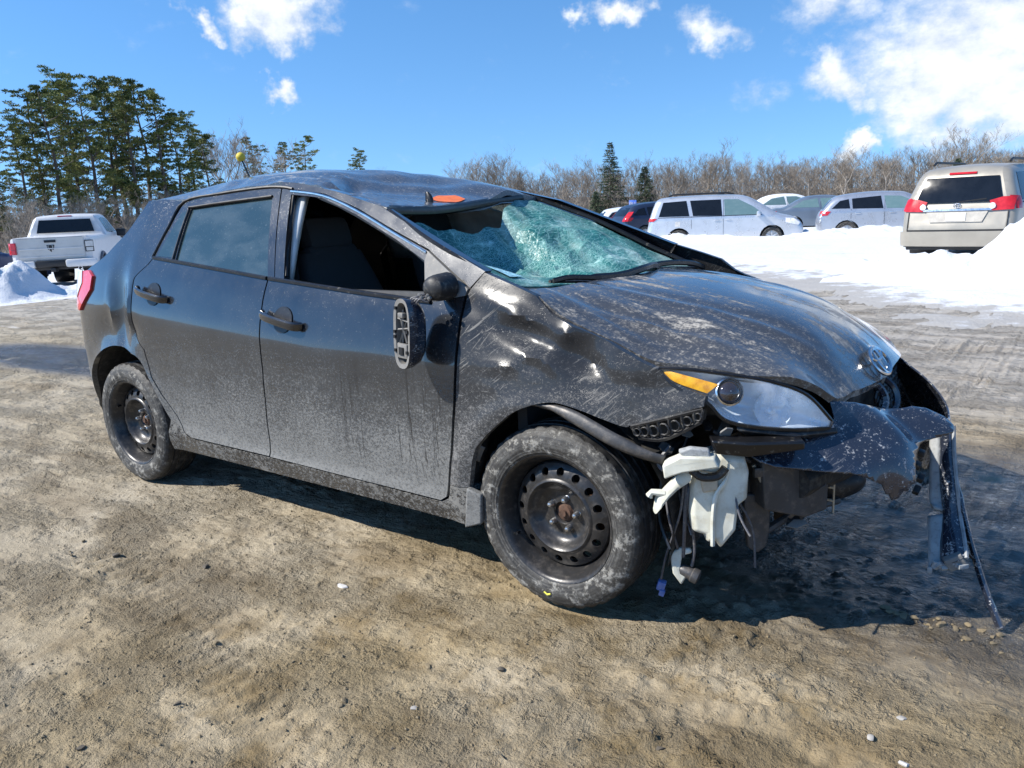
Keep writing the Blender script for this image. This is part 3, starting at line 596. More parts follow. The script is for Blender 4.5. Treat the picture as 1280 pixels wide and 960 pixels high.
def side_panels(sd):
    s = surf(sd)
    R = inward(1)
    q = panel('quarter_panel', [QUARTER], s, .03, M['side'], HERO, .03, R)
    rd = panel('rear_door', RDOOR, s, .03, M['side'], HERO, .03, R)
    fd = panel('front_door', FDOOR, s, .03, M['side'], HERO, .03, R)
    panel('sill', [SILL], s, .04, M['sillpaint'], HERO, .12, R)
    panel('front_fender', [FENDER], s, .016, M['fender'], HERO, .025, R)
    panel('roof_rail', [RAILP], s, .03, M['side'], HERO, .04, R)
    panel('mirror_sail', [SAIL], surf(sd, False, .004), .05, M['grey'], fd, .03, R)
    panel('window_glass', [RWIN], surf(sd, False, -.008), .06, M['tint'], rd, 0)
    panel('quarter_glass', [RTRI], surf(sd, False, .002), .05, M['tint'], rd, .004, R)
    if sd > 0:
        panel('window_glass', [[(1.181, 1.411), (1.375, 1.389), (1.607, 1.316), (1.86, 1.219), (2.028, 1.143), (2.054, 1.073), (2.121, 1.007), (1.294, 1.071)]], surf(sd, False, -.01), .06, M['clearwin'], fd, 0)
    # seals and belt moulding follow the body
    def line(name, pts, r, mat, par, off=.003, n=4, flat=None):
        P = smooth_line([surf(sd, True, off)(x, z) for x, z in pts], n); return MB().tube(P, r, 6, flat=flat).build(name, mat, par)
    line('window_seal', [(.334, 1.163), (.392, 1.300), (.447, 1.412), (.695, 1.437), (.963, 1.449), (1.104, 1.445), (1.18, 1.434)], .006, M['blackgloss'], rd)
    line('window_seal', [(.50, 1.152), (.504, 1.26), (.508, 1.372), (.53, 1.384), (.8, 1.398), (1.066, 1.409)], .006, M['blackgloss'], rd, n=2)
    line('belt_moulding', [(.345, 1.158), (.773, 1.116), (1.19, 1.074)], .009, M['blackgloss'], rd)
    line('belt_moulding', [(1.205, 1.073), (1.513, 1.047), (1.784, 1.026), (2.10, 1.006)], .009, M['blackgloss'], fd)
    line('window_seal', [(1.290, 1.08), (1.189, 1.404), (1.375, 1.383), (1.607, 1.310), (1.86, 1.213), (2.024, 1.140), (2.046, 1.080)], .008, M['blackgloss'], fd, -.012, n=2)
    line('frame_edge_line', [(1.175, 1.425), (1.382, 1.397), (1.607, 1.330), (1.86, 1.235), (2.028, 1.172)], .005, M['chrome'] if sd < 0 else M['black'], fd, .003)  # bright right-hand line paints the highlight along the frame edge; left stays black
    # door handles: cup, bar, lock bezel
    for par, hx, hz in ((fd, 1.332, .914), (rd, .392, .993)):
        c = Vector(surf(sd)(hx, hz)); tilt = -.18
        cup = panel('handle_cup', [[(hx+.058*math.cos(a), hz+.053*math.sin(a)) for a in [k*math.pi/9 for k in range(18)]]],
                    lambda x, z: (x, sd*(S(x, z)+.004-.0*((x-hx)**2)), z), .02, M['blackgloss'], par, 0)
        ax = Vector((math.cos(tilt), 0, math.sin(tilt)))
        P = [c+ax*(-.115)+Vector((0, sd*.006, 0)), c+ax*(-.10)+Vector((0, sd*.03, 0)), c+ax*(-.03)+Vector((0, sd*.043, 0)), c+ax*.05+Vector((0, sd*.043, 0)), c+ax*.105+Vector((0, sd*.034, 0)), c+ax*.12+Vector((0, sd*.008, 0))]
        MB().tube(smooth_line(P, 4), .019, 8, flat=.55).build('door_handle', M['side'], par)
        if par is fd: MB().lathe([(.001, 0), (.011, 0), (.013, sd*-.004), (.013, sd*-.02)], 14, 'y', c+ax*(-.095)+Vector((0, sd*.034, 0))).build('lock_cylinder', M['chrome'], par)
    # tail light on the corner
    T = [(-.50, 1.045), (-.43, 1.085), (-.27, 1.096), (-.215, 1.067), (-.225, 1.0), (-.37, .885), (-.47, .90), (-.54, .99)]
    tl = panel('tail_light', [T], surf(sd, False, .012), .03, M['red_lens'], HERO, .02, R)
    panel('reverse_lens', [[(-.50, 1.047), (-.43, 1.087), (-.345, 1.094), (-.335, 1.03), (-.40, .955), (-.50, .97), (-.535, .99)]], surf(sd, False, .016), .03, M['white_lens'], tl, .006, R)
    # wheel housings
    for wx, L in ((0, AR), (2.6, AF)):
        m = MB(); P = [(wx+.395*math.cos(a), .34+.385*math.sin(a)) for a in [math.pi*(-.12+1.24*k/20) for k in range(21)]]
        for i in range(20):
            (x0, z0), (x1, z1) = P[i], P[i+1]; m.add([(x0, sd*(S(x0, z0)-.03), z0), (x1, sd*(S(x1, z1)-.03), z1), (x1, sd*.52, z1), (x0, sd*.52, z0)], [(0, 1, 2, 3)])
        m.add([(x, sd*.52, z) for x, z in P], [tuple(range(21))]); m.build('wheel_housing', M['liner'], HERO)
    return q, rd, fd
QP, RD, FD = side_panels(-1); side_panels(1)

# ---- roof (crushed towards the front right), hood (creased), rear
ROOFC = [(.15, -.66, 1.428), (.44, -.66, 1.425), (.7, -.64, 1.447), (.96, -.62, 1.459), (1.1, -.606, 1.467), (1.45, -.625, 1.410), (1.72, -.655, 1.345),
         (.36, -.5, 1.478), (.74, -.5, 1.502), (1.1, -.5, 1.484), (1.4, -.5, 1.415), (.3, 0, 1.522), (.77, 0, 1.545), (-.02, 0, 1.475), (0, -.4, 1.44), (0, .4, 1.45),
         (1.03, .2, 1.515), (1.05, -.25, 1.482), (1.35, -.3, 1.395), (1.3, .05, 1.43), (1.35, .35, 1.455), (1.5, 0, 1.375), (1.55, .35, 1.415), (1.70, -.35, 1.338), (1.64, -.1, 1.345), (1.58, .2, 1.366), (1.56, .5, 1.385),
         (.15, .66, 1.428), (.44, .66, 1.425), (.7, .64, 1.447), (.96, .62, 1.46), (1.1, .606, 1.462), (1.45, .615, 1.41), (.5, .45, 1.50), (1.0, .45, 1.505)]
rf = tps(ROOFC, 1e-4)
def roof_s(x, y):
    z = rf(x, y)+.012*g2(x, y, 1.22, -.46, .05, .25, .6)-.040*g2(x, y, 1.30, -.40, .035, .20, .7)+.014*g2(x, y, 1.05, -.30, .02, .3, -.5)+.007*math.sin(26*(x-.6*y))*g2(x, y, 1.3, -.1, .35, .4)
    z += .022*(ridge(x*7, y*9)-.55)*g2(x, y, 1.42, -.56, .34, .14)+.010*(ridge(x*18, y*20)-.5)*g2(x, y, 1.45, -.5, .3, .2)+.012*(ridge(x*4+1, y*5)-.5)*g2(x, y, 1.1, 0, .5, .45)
    z += .014*g2(x, y, .62, -.52, .03, .1, .9)-.012*g2(x, y, .70, -.53, .04, .09, .9)+.004*math.sin(18*y+5*x)*g2(x, y, .9, 0, .6, .5)
    return (x, y, z)
ROOF = [(.150, -.672), (.44, -.668), (.7, -.642), (.96, -.62), (1.1, -.604), (1.28, -.612), (1.45, -.624), (1.755, -.655), (1.70, -.35), (1.64, -.1), (1.60, .2), (1.575, .5), (1.60, .61), (1.45, .624), (1.1, .604), (.96, .62), (.7, .642), (.44, .668), (.15, .672), (.02, .45), (-.04, 0), (.02, -.45)]
RO = panel('roof', [ROOF], roof_s, .03, M['roof'], HERO, .025, Vector((0, 0, -1)))
MB().tube(smooth_line([(1.735, -.62, 1.325), (1.69, -.35, 1.318), (1.635, -.1, 1.325), (1.59, .2, 1.345), (1.57, .5, 1.362)], 5), .02, 8, flat=.8).build('windshield_header', M['blackgloss'], HERO)
o = panel('orange_mark', [[(1.60, -.06), (1.56, -.13), (1.50, -.11), (1.47, -.02), (1.50, .06), (1.57, .05)]], lambda x, y: (x, y, roof_s(x, y)[2]+.004), .02, M['orange'], RO, 0)
zr = roof_s(1.57, -.2)[2]
MB().loft([[(1.57+.022*k*math.cos(a)-.02*(1-k), -.2+.012*k*math.sin(a), zr+h) for a in [q*math.pi/5 for q in range(10)]] for k, h in ((1, -.005), (1, .012), (.8, .03), (.4, .045))]).build('roof_fin', M['blackgloss'], RO)
ant = MB().tube([(.06, .02, 1.49), (.01, .02, 1.57), (-.035, .02, 1.655)], .005, 6).build('antenna', M['blackgloss'], RO)
MB().lathe([(.001, -.027), (.016, -.022), (.026, -.007), (.026, .008), (.016, .022), (.001, .027)], 16, 'z', (-.042, .02, 1.668)).build('antenna_ball', M['yellow'], ant)

HOODC = [(2.45, -.75, 1.055), (2.53, -.785, 1.032), (2.60, -.79, .985), (2.8, -.785, .903), (2.92, -.775, .852), (3.02, -.75, .845), (3.18, -.70, .815), (3.285, -.62, .803), (3.34, -.52, .755), (3.37, -.45, .712),
         (3.40, -.25, .706), (3.418, 0, .692), (3.40, .35, .70), (3.36, .5, .70), (3.28, .63, .74), (3.1, .71, .82), (2.9, .745, .895), (2.6, .76, .965), (2.45, .74, .985),
         (2.43, .4, 1.028), (2.47, 0, 1.04), (2.44, -.4, 1.045), (3.37, 0, .775), (3.3, 0, .83), (3.1, .1, .925), (2.87, .1, .985), (2.65, .1, 1.022), (3.31, .3, .79), (3.11, .35, .905), (2.87, .4, .965), (2.65, .4, 1.005),
         (3.2, -.4, .855), (2.95, -.5, .925), (2.75, -.55, .96), (3.3, -.3, .82), (2.6, -.4, 1.02), (2.9, -.2, .975)]
hf = tps(HOODC, 2e-4)
def hood_s(x, y):
    z = hf(x, y)
    z += .012*g2(x, y, 2.85, -.62, .22, .018, .15)-.012*g2(x, y, 2.82, -.57, .2, .03, .15)+.010*g2(x, y, 2.75, -.70, .18, .02, -.1)
    z += .008*g2(x, y, 2.95, -.38, .4, .02, .10)-.006*g2(x, y, 2.95, -.33, .4, .03, .10)+.008*g2(x, y, 2.95, .38, .4, .02, -.10)
    z += .006*math.sin(30*y+9*x)*g2(x, y, 2.8, -.6, .25, .15)+.006*math.sin(22*(x+.7*y))*g2(x, y, 3.0, -.55, .2, .18)
    return (x, y, z)
HOOD = [(2.47, -.755), (2.53, -.783), (2.60, -.789), (2.80, -.784), (2.92, -.775), (3.02, -.75), (3.18, -.70), (3.285, -.62), (3.34, -.52), (3.37, -.45), (3.40, -.25), (3.418, 0), (3.40, .35), (3.36, .5), (3.28, .63), (3.1, .71), (2.9, .745), (2.6, .76), (2.47, .74), (2.46, .4), (2.50, 0), (2.47, -.4)]
HD = panel('hood', [[(p.x, p.y) for p in smooth_line([(a, b, 0) for a, b in HOOD], 3)]], hood_s, .02, M['hood'], HERO, .022, Vector((-.3, 0, -1)))
# badge: ring with the two inner ovals
def badge(c, n, upv, s, mat, par):
    n = Vector(n).normalized(); a = Vector(upv); a = (a-n*a.dot(n)).normalized(); b = a.cross(n); m = MB(); c = Vector(c)
    def oval(w, h, cy, r): 
        m.tube([c+b*(w*math.cos(t))+a*(cy+h*math.sin(t))+n*.004 for t in [k*2*math.pi/28 for k in range(29)]], r, 6, False)
    oval(s, s*.68, 0, s*.085); oval(s*.36, s*.64, 0, s*.075); oval(s*.72, s*.26, s*.32, s*.07)
    return m.build('badge', mat, par)
bc = Vector(hood_s(3.385, -.03)); bn = Vector((.86, 0, .5))
badge((3.398, -.03, .752), (.80, -.05, .6), (-.5, 0, .86), .075, M['chrome'], HD)

# hatch between the rear pillars, rear window, bumper
EDGE = [(.150, 1.425), (.046, 1.282), (-.137, 1.159), (-.29, 1.101), (-.46, 1.035), (-.64, .98), (-.72, .85), (-.75, .6)]
EP = smooth_line([(x, S(x, z), z) for x, z in EDGE], 4)
def hatch(u, v, off=0):
    t = u*(len(EP)-1); i = min(int(t), len(EP)-2); e = EP[i].lerp(EP[i+1], t-i); y = (2*v-1)
    return (e.x-.07*(1-y*y)-off, e.y*y*.995, e.z+.03*(1-y*y)*(1-u)+off)
MB().grid(hatch, 30, 20).build('hatch', M['side'], HERO, thick=.01)
MB().grid(lambda u, v: hatch(.08+.42*u, .1+.8*v, .012), 14, 14).build('rear_window', M['tint'], HERO)
MB().grid(lambda u, v: (-.755-.06*(1-(2*v-1)**2)-.02*math.sin(math.pi*u), (2*v-1)*S(-.75, .45), .25+.37*u), 8, 14).build('rear_bumper', M['side'], HERO, thick=.01)
# floor pan, firewall, bulkheads: what closes the car inside
f = MB(); f.box((1.2, 0, .27), (3.6, 1.2, .06)); f.box((1.2, 0, .26), (1.75, 1.62, .04)); f.box((2.42, 0, .62), (.04, 1.5, .68)); f.build('floor_pan', M['interior'], HERO)
M['glassedge'] = simple('glass_edge', (.45, .62, .58), .4, scale=60, var=.4)
# ---- windshield: crazed sheet, its upper near half fallen into the cabin
WSC = [(1.76, -.64, 1.318), (1.9, -.68, 1.262), (2.04, -.715, 1.203), (2.30, -.745, 1.098), (2.37, -.70, 1.058), (2.41, -.35, 1.03), (2.46, 0, 1.0), (2.46, .4, .995), (2.43, .69, .995), (2.2, .68, 1.085), (1.9, .635, 1.23), (1.60, .55, 1.352),
       (1.60, .38, 1.345), (1.66, .25, 1.315), (1.70, .10, 1.285), (1.70, -.10, 1.275), (1.73, -.35, 1.272), (1.77, -.55, 1.285), (1.86, -.1, 1.125), (1.88, -.4, 1.135), (1.95, -.4, 1.12), (2.0, -.1, 1.09), (2.15, -.45, 1.085), (2.2, -.2, 1.045), (2.2, .35, 1.085), (1.95, .4, 1.205), (1.88, .22, 1.20), (2.05, .15, 1.105), (1.9, .08, 1.13)]
wf = tps(WSC, 1e-4)
def ws_s(x, y):
    z = wf(x, y)+.012*math.sin(16*(x*.9+y))*g2(x, y, 1.95, -.2, .25, .3)+.007*math.sin(33*(x-.5*y))*g2(x, y, 2.0, 0, .4, .5)
    s_ = min(1, max(0, (y-(.12-.25*(x-1.85)))/.07)); z -= .075*(1-s_*s_*(3-2*s_))*g2(x, y, 1.85, .0, .26, .45)
    z += .050*(ridge(x*3.2+2, y*4.3+x*2)-.55)*g2(x, y, 1.98, -.05, .28, .5)+.020*(ridge(x*9+1, y*8+3)-.5)*g2(x, y, 2.0, 0, .3, .5)
    return (x, y, z)
WS = [(1.765, -.642), (1.9, -.682), (2.04, -.717), (2.18, -.738), (2.30, -.748), (2.37, -.70), (2.41, -.35), (2.46, 0), (2.46, .4), (2.43, .69), (2.2, .683), (1.9, .638), (1.60, .555), (1.585, .42), (1.63, .32), (1.66, .22), (1.70, .14), (1.69, .02), (1.71, -.08), (1.70, -.2), (1.73, -.34), (1.72, -.45), (1.76, -.55)]
WSO = panel('windshield', [WS], ws_s, .03, M['shatter'], HERO, 0, sharp=0, thick=.004)
stk = panel('inspection_sticker', [[(2.21, -.645), (2.30, -.625), (2.29, -.53), (2.20, -.55)]], lambda x, y: (x, y, ws_s(x, y)[2]+.006), .03, M['sticker'], WSO, 0)
# edge seals
MB().tube(smooth_line([(1.765, -.652, 1.325), (2.04, -.725, 1.208), (2.30, -.757, 1.103), (2.36, -.72, 1.062)], 5), .008, 6).build('windshield_seal', M['blackgloss'], HERO)
MB().tube(smooth_line([(1.58, .60, 1.365), (1.9, .655, 1.245), (2.2, .705, 1.098), (2.42, .74, 1.0)], 5), .011, 6).build('windshield_seal', M['blackgloss'], HERO)
# cowl panel and wipers
def cowl(u, v):
    y = -.73+1.46*v; xb = np.interp(y, [-.73, -.35, 0, .4, .73], [2.345, 2.395, 2.445, 2.445, 2.41]); zb_ = np.interp(y, [-.73, -.35, 0, .4, .73], [1.055, 1.018, .99, .985, .985])
    return (xb+.11*u, y, zb_-.012+.018*math.sin(math.pi*u)*.5-.01*u)
MB().grid(cowl, 6, 24).build('cowl_panel', M['black'], HERO, thick=.006)
def wiper(pts, r):
    m = MB(); m.tube(smooth_line(pts, 5), r, 6, flat=.6); return m.build('wiper_arm', M['blackgloss'], HERO)
wa = wiper([(2.40, -.50, 1.052), (2.42, -.42, 1.058), (2.46, -.30, 1.047), (2.49, -.15, 1.043), (2.50, .02, 1.055), (2.47, .17, 1.052), (2.45, .25, 1.03)], [.010]*10+[.015]*16+[.02]*5)
MB().tube([(2.385, -.50, 1.050), (2.43, -.25, 1.026), (2.46, .0, 1.008)], .007, 5).build('wiper_blade', M['black'], wa)
wb = wiper([(2.44, .18, 1.03), (2.42, .28, 1.045), (2.44, .42, 1.045), (2.46, .58, 1.03), (2.47, .70, 1.0)], .013)
MB().tube([(2.40, .22, 1.03), (2.42, .45, 1.02), (2.44, .68, 1.0)], .007, 5).build('wiper_blade', M['black'], wb)

# ---- interior
def seat(y, x0, name='front_seat'):
    m = MB()
    def back(u, v):
        a = 2*math.pi*v; w_ = .235*(1-.25*u**3); t = .07*(1-.3*u)
        cx = x0-.28*u; cz = .55+.60*u
        k = abs(math.cos(a))**.5*(1 if math.cos(a) > 0 else -1); s = abs(math.sin(a))**.5*(1 if math.sin(a) > 0 else -1)
        return (cx+t*s, y+w_*k, cz+.12*t*s)
    m.grid(back, 8, 24); m.box((x0-.28, y, 1.14), (.10, .30, .08), (0, -.4, 0), .03)
    m.box((x0+.22, y, .48), (.52, .48, .16), (0, -.12, 0), .05)
    o = m.build(name, M['interior'], HERO)
    MB().box((x0-.30, y, 1.232), (.10, .27, .155), (0, -.3, 0), .04).build('headrest', M['interior'], o)
    for q in (-.06, .06): MB().tube([(x0-.29, y+q, 1.10), (x0-.295, y+q, 1.18)], .007, 6).build('headrest_post', M['chrome'], o)
seat(-.37, 1.36); seat(.37, 1.36)
m = MB(); m.box((.25, 0, .55), (.5, 1.2, .2), None, .06); m.box((.0, 0, .85), (.16, 1.2, .55), (0, -.25, 0), .06); o = m.build('rear_seat', M['interior'], HERO)
for y in (-.38, .38): MB().box((-.08, y, 1.17), (.09, .25, .13), None, .04).build('headrest', M['interior'], o)
def dash(u, v):
    y = -.72+1.44*v; pr_ = [(2.42, .98), (2.25, .985), (2.10, .97), (1.98, .93), (1.95, .83), (2.02, .68), (2.1, .5)]
    t = u*6; i = min(int(t), 5); f_ = t-i; return (pr_[i][0]*(1-f_)+pr_[i+1][0]*f_, y, pr_[i][1]*(1-f_)+pr_[i+1][1]*f_+.02*math.cos(3*y)*(1-u))
MB().grid(dash, 18, 16).build('dashboard', M['interior'], HERO, thick=.01)
MB().tube([(1.90+.07*math.sin(t), .37+.185*math.cos(t), .92+.17*math.sin(t)) for t in [k*math.pi/12 for k in range(25)]], .016, 8, False).box((1.93, .37, .90), (.08, .16, .11), (0, .5, 0), .02).build('steering_wheel', M['interior'], HERO)
for sd in (-1, 1):
    MB().grid(lambda u, v: (1.03+.20*u+.05*(1-v), sd*(S(1.2, 1.06+.34*v)-.055), 1.05+.36*v), 4, 5).build('pillar_trim', M['trimgrey'], HERO, thick=.02)
    MB().grid(lambda u, v: (1.22+.98*u, sd*(.755-.05*math.sin(math.pi*v)), .33+.70*v), 6, 5).build('door_trim', M['interior'], FD if sd < 0 else HERO, thick=.02)
    MB().grid(lambda u, v: (.40+.76*u, sd*.76, .33+.76*v), 4, 4).build('door_trim', M['interior'], RD if sd < 0 else HERO, thick=.02)
MB().grid(lambda u, v: (.18+1.42*u, -.58+1.16*v, roof_s(.18+1.42*u, -.58+1.16*v)[2]-.045), 14, 8).build('headliner', M['trimgrey'], HERO)
MB().grid(lambda u, v: (.45+1.35*u, .69-.11*v-.025*math.sin(9*u), 1.05+(.33-.20*max(0, u-.45)/.55)*v), 24, 6).build('curtain_airbag', M['trimgrey'], HERO, thick=.02)
MB().tube(smooth_line([(1.10, -.66, 1.36), (1.16, -.66, 1.2), (1.22, -.68, 1.0), (1.24, -.66, .6)], 4), .024, 6, flat=.1).build('seat_belt', M['interior'], HERO)
# cards of paper/handles left on the dash show as pale slits
for dx in (0, .12):
    MB().box((1.86+dx, -.30, 1.02), (.008, .012, .07), (.2, .25, 0), .003).build('seat_bracket', M['trimgrey'], HERO)

# ---- wheels
def make_wheel():
    n = 64; m = MB()
    m.lathe([(.199, .088), (.213, .086), (.2205, .092), (.2205, .098), (.208, .098), (.196, .07), (.182, .05), (.182, -.02), (.196, -.055), (.203, -.072), (.208, -.086), (.214, -.094), (.2205, -.097), (.2225, -.092), (.2195, -.088)], n)
    # disc: outer skirt, holed ring, bowl
    m.lathe([(.1835, -.018), (.1815, -.032), (.178, -.040)], n)
    ring = lambda r: -.040-.020*math.sin(math.pi/2*min(1, (.178-r)/.045))
    H = 16
    for h in range(H):
        a0 = 2*math.pi*(h)/H; w_ = 2*math.pi/H; outer = []; inner = []
        K = 4
        for k in range(K): outer.append((.178, a0+w_*k/K))
        for k in range(K): outer.append((.178-.048*k/K, a0+w_))
        for k in range(K): outer.append((.130, a0+w_-w_*k/K))
        for k in range(K): outer.append((.130+.048*k/K, a0))
        ca = a0+w_/2; cx, cz = .1535*math.cos(ca), .1535*math.sin(ca)
        for (r, a) in outer:
            x, z = r*math.cos(a), r*math.sin(a); d = Vector((x-cx, z-cz)).normalized()*.0142; inner.append((cx+d.x, cz+d.y))
        vo = [(r*math.cos(a), ring(r), r*math.sin(a)) for r, a in outer]; vi = [(x, ring(math.hypot(x, z))+.0005, z) for x, z in inner]; vd = [(x, ring(math.hypot(x, z))+.014, z) for x, z in inner]
        N = len(vo); m.add(vo+vi+vd, [(i, (i+1) % N, N+(i+1) % N, N+i) for i in range(N)]+[(N+i, N+(i+1) % N, 2*N+(i+1) % N, 2*N+i) for i in range(N)])
    m.lathe([(.130, ring(.130)), (.126, -.064), (.121, -.066), (.115, -.062), (.108, -.050), (.100, -.036), (.088, -.026), (.070, -.022), (.058, -.024), (.040, -.026), (.036, -.022), (.032, -.01)], n)
    wh = m.build('wheel', M['steel'], None, sharp=40)
    # tyre
    t = MB(); N = 120; prof = [(.212, .088), (.222, .096), (.245, .106), (.265, .107), (.288, .100), (.302, .092)]
    tread = [(.311, .084, 1), (.3135, .072, 1), (.3135, .062, 0), (.306, .060, 0), (.306, .052, 0), (.3150, .050, 0), (.3155, .025, 0), (.307, .023, 0), (.307, .014, 0), (.316, .012, 0), (.316, -.012, 0), (.307, -.014, 0), (.307, -.023, 0), (.3155, -.025, 0), (.3150, -.050, 0), (.306, -.052, 0), (.306, -.060, 0), (.3135, -.062, 0), (.3135, -.072, 1), (.311, -.084, 1)]
    full = [(r, y, 0) for r, y in prof]+tread+[(.302, -.092, 2), (.296, -.097, 0), (.288, -.100, 0), (.280, -.1045, 0), (.272, -.1045, 0), (.265, -.107, 0), (.245, -.106, 0), (.236, -.1015, 0), (.2285, -.1005, 0), (.2225, -.0955, 0), (.212, -.088, 0)]
    vs = []
    for r, y, fl in full:
        for k in range(N):
            a = 2*math.pi*k/N; rr = r-(.006 if fl == 1 and k % 3 == 0 else .003 if fl == 2 and k % 3 == 0 else 0); vs.append((rr*math.cos(a), y, rr*math.sin(a)))
    mm = len(full); t.add(vs, [(i*N+k, i*N+(k+1) % N, (i+1)*N+(k+1) % N, (i+1)*N+k) for i in range(mm-1) for k in range(N)])
    t.build('tyre', M['tyre'], wh, sharp=30)
    for k in range(5):
        a = 2*math.pi*k/5+.35; c = (.052*math.cos(a), -.024, .052*math.sin(a))
        MB().lathe([(.001, -.026), (.007, -.024), (.0105, -.016), (.0105, 0), (.014, .002)], 6 if k < 0 else 12, 'y', c).build('wheel_nut', M['nut'], wh)
    MB().lathe([(.001, -.016), (.012, -.016), (.014, -.008), (.024, -.006), (.030, .004), (.036, .006)], 20, 'y', (0, -.02, 0)).build('hub', M['rust'], wh)
    MB().tube([(.196*math.cos(3.9), -.05, .196*math.sin(3.9)), (.188*math.cos(3.9), -.075, .188*math.sin(3.9))], .005, 6).build('valve_stem', M['blackgloss'], wh)
    return wh
wh = make_wheel()
for i, (x, y, rz, ry) in enumerate([(2.6, -.76, 0, .25), (0, -.755, 0, 1.1), (2.6, .76, math.pi, .5), (0, .755, math.pi, 2)]):
    c = wh if i == 0 else copy_tree(wh); c.parent = HERO; c.location = (x, y, .311); c.rotation_euler = (0, ry, rz)
    if i == 0: WFR = c; c.rotation_euler = (0, .25, .0)
tyo = [c for c in WFR.children if c.name.startswith('tyre')][0]
m = MB()
for k, (a, r0) in enumerate([(-1.66, .262)]):
    a += .25; m.tube([(r0*math.cos(a-.05), -.1085, r0*math.sin(a-.05)), ((r0+.006)*math.cos(a), -.1085, (r0+.006)*math.sin(a)), (r0*math.cos(a+.05), -.1085, r0*math.sin(a+.05))], .003, 5)
m.build('chalk_mark', M['chalk'], tyo)
for x in (0, 2.6):
    MB().tube([(x, -.66, .31), (x, .66, .31)], .035, 10).build('axle_beam', M['frame'], HERO)
    for sd in (-1, 1):
        MB().lathe([(.001, 0), (.13, 0), (.135, sd*-.005), (.135, sd*-.02), (.001, sd*-.022)], 28, 'y', (x, sd*.735, .311)).build('brake_disc', M['rust'], HERO)
        MB().tube([(x+.02, sd*.6, .3), (x-.03, sd*.56, .62)], .035, 10).build('strut', M['frame'], HERO)

# ---- hanging door mirror: housing seen into its open back
MC = Vector((2.118, -.955, .915)); hh = .118
def mshape(t, k=1.0):
    a = 2*math.pi*t; c, s = math.cos(a), math.sin(a)
    return (abs(c)**.75*(1 if c > 0 else -1)*k, abs(s)**.62*(1 if s > 0 else -1)*k)
Zm = Vector((.03, .04, 1)).normalized(); Nm = Vector((-.22, -.97, .06)).normalized(); Xm = Zm.cross(Nm).normalized()*-1
MC = Vector((2.105, -.985, .918))
def mp(x, z, d): return MC+Xm*x+Zm*z-Nm*d
m = MB(); rings = []
for d, k in ((0, 1.0), (.004, 1.02), (.035, 1.0), (.065, .9), (.085, .7), (.095, .35)):
    rings.append([mp(.048*mshape(q/28, k)[0]+.012*d/.09, hh*mshape(q/28, k)[1], d) for q in range(28)])
m.loft(rings, cap=True); mir = None
m2 = MB(); m2.loft(rings[:], cap=False); m2.add([rings[-1][k] for k in range(28)], [tuple(range(28))])
mir = m2.build('door_mirror', M['bumper'], FD)
r0 = [mp(.048*mshape(q/28, 1.0)[0], hh*mshape(q/28, 1.0)[1], 0) for q in range(28)]; r1 = [mp(.036*mshape(q/28, 1.0)[0], .104*mshape(q/28, 1.0)[1], .002) for q in range(28)]; r2 = [mp(.034*mshape(q/28, 1.0)[0], .10*mshape(q/28, 1.0)[1], .03) for q in range(28)]
m = MB(); m.loft([r0, r1, r2], cap=False); m.build('mirror_frame', M['grey'], mir)
MB().add([mp(.034*mshape(q/28, 1.0)[0], .10*mshape(q/28, 1.0)[1], .03) for q in range(28)], [tuple(range(28))]).build('mirror_back', M['blackgloss'], mir)
m = MB()
for (x0, z0, x1, z1) in [(-.028, .06, .022, -.03), (.022, .065, -.02, -.03), (-.03, .042, .03, .05), (-.034, -.036, .034, -.036), (0, .08, .004, -.03), (-.03, .02, .03, .012)]:
    m.tube([mp(x0, z0, .008), mp(x1, z1, .008)], .0035, 4)
m.build('mirror_rib', M['grey'], mir)
for (x, z, sz) in ((0, -.058, (.058, .05, .012)), (.002, .062, (.03, .018, .02))): MB().box(mp(x, z, .006), sz, Matrix((Xm, Zm, Nm)).transposed(), .004).build('mirror_motor_plate', M['grey'], mir)
for x, z, q in ((-.036, .01, .010), (.038, .005, .010), (.038, -.012, .010), (-.034, -.06, .010), (.036, -.058, .010), (.03, .085, .010), (0, -.058, .024)): MB().box(mp(x, z, -.001), (q, q*1.05, .008), Matrix((Xm, Zm, Nm)).transposed()).build('mirror_clip', M['blackgloss'], mir)
# broken mirror foot on the sail and the wires it hangs from
ft = MB(); ft.loft([[Vector((2.175, -.845, 1.062))+Vector((r*math.cos(a)*1.05, -d, r*math.sin(a)-.01*d)) for a in [k*math.pi/8 for k in range(16)]] for r, d in ((.048, -.03), (.046, .02), (.040, .05), (.026, .062), (.004, .064))], cap=True)
ft.build('mirror_foot', M['black'], FD)
m = MB()
for k in range(4):
    m.tube(smooth_line([(2.15+.008*k, -.885, 1.045), (2.14+.012*k, -.925, 1.038-.006*k), (2.115+.014*k, -.94, 1.03), (2.108+.01*k, -.945, 1.005)], 4), .0035, 5)
m.build('mirror_wire', M['wire'], FD)
m = MB()
for k in range(6): m.box((2.125+.012*k, -.915-.004*(k % 3), 1.026+.007*((k*5) % 3)), (.012, .01, .014), (.3*k, .5*k, .2), .002)
m.build('broken_clip', M['grey'], FD)
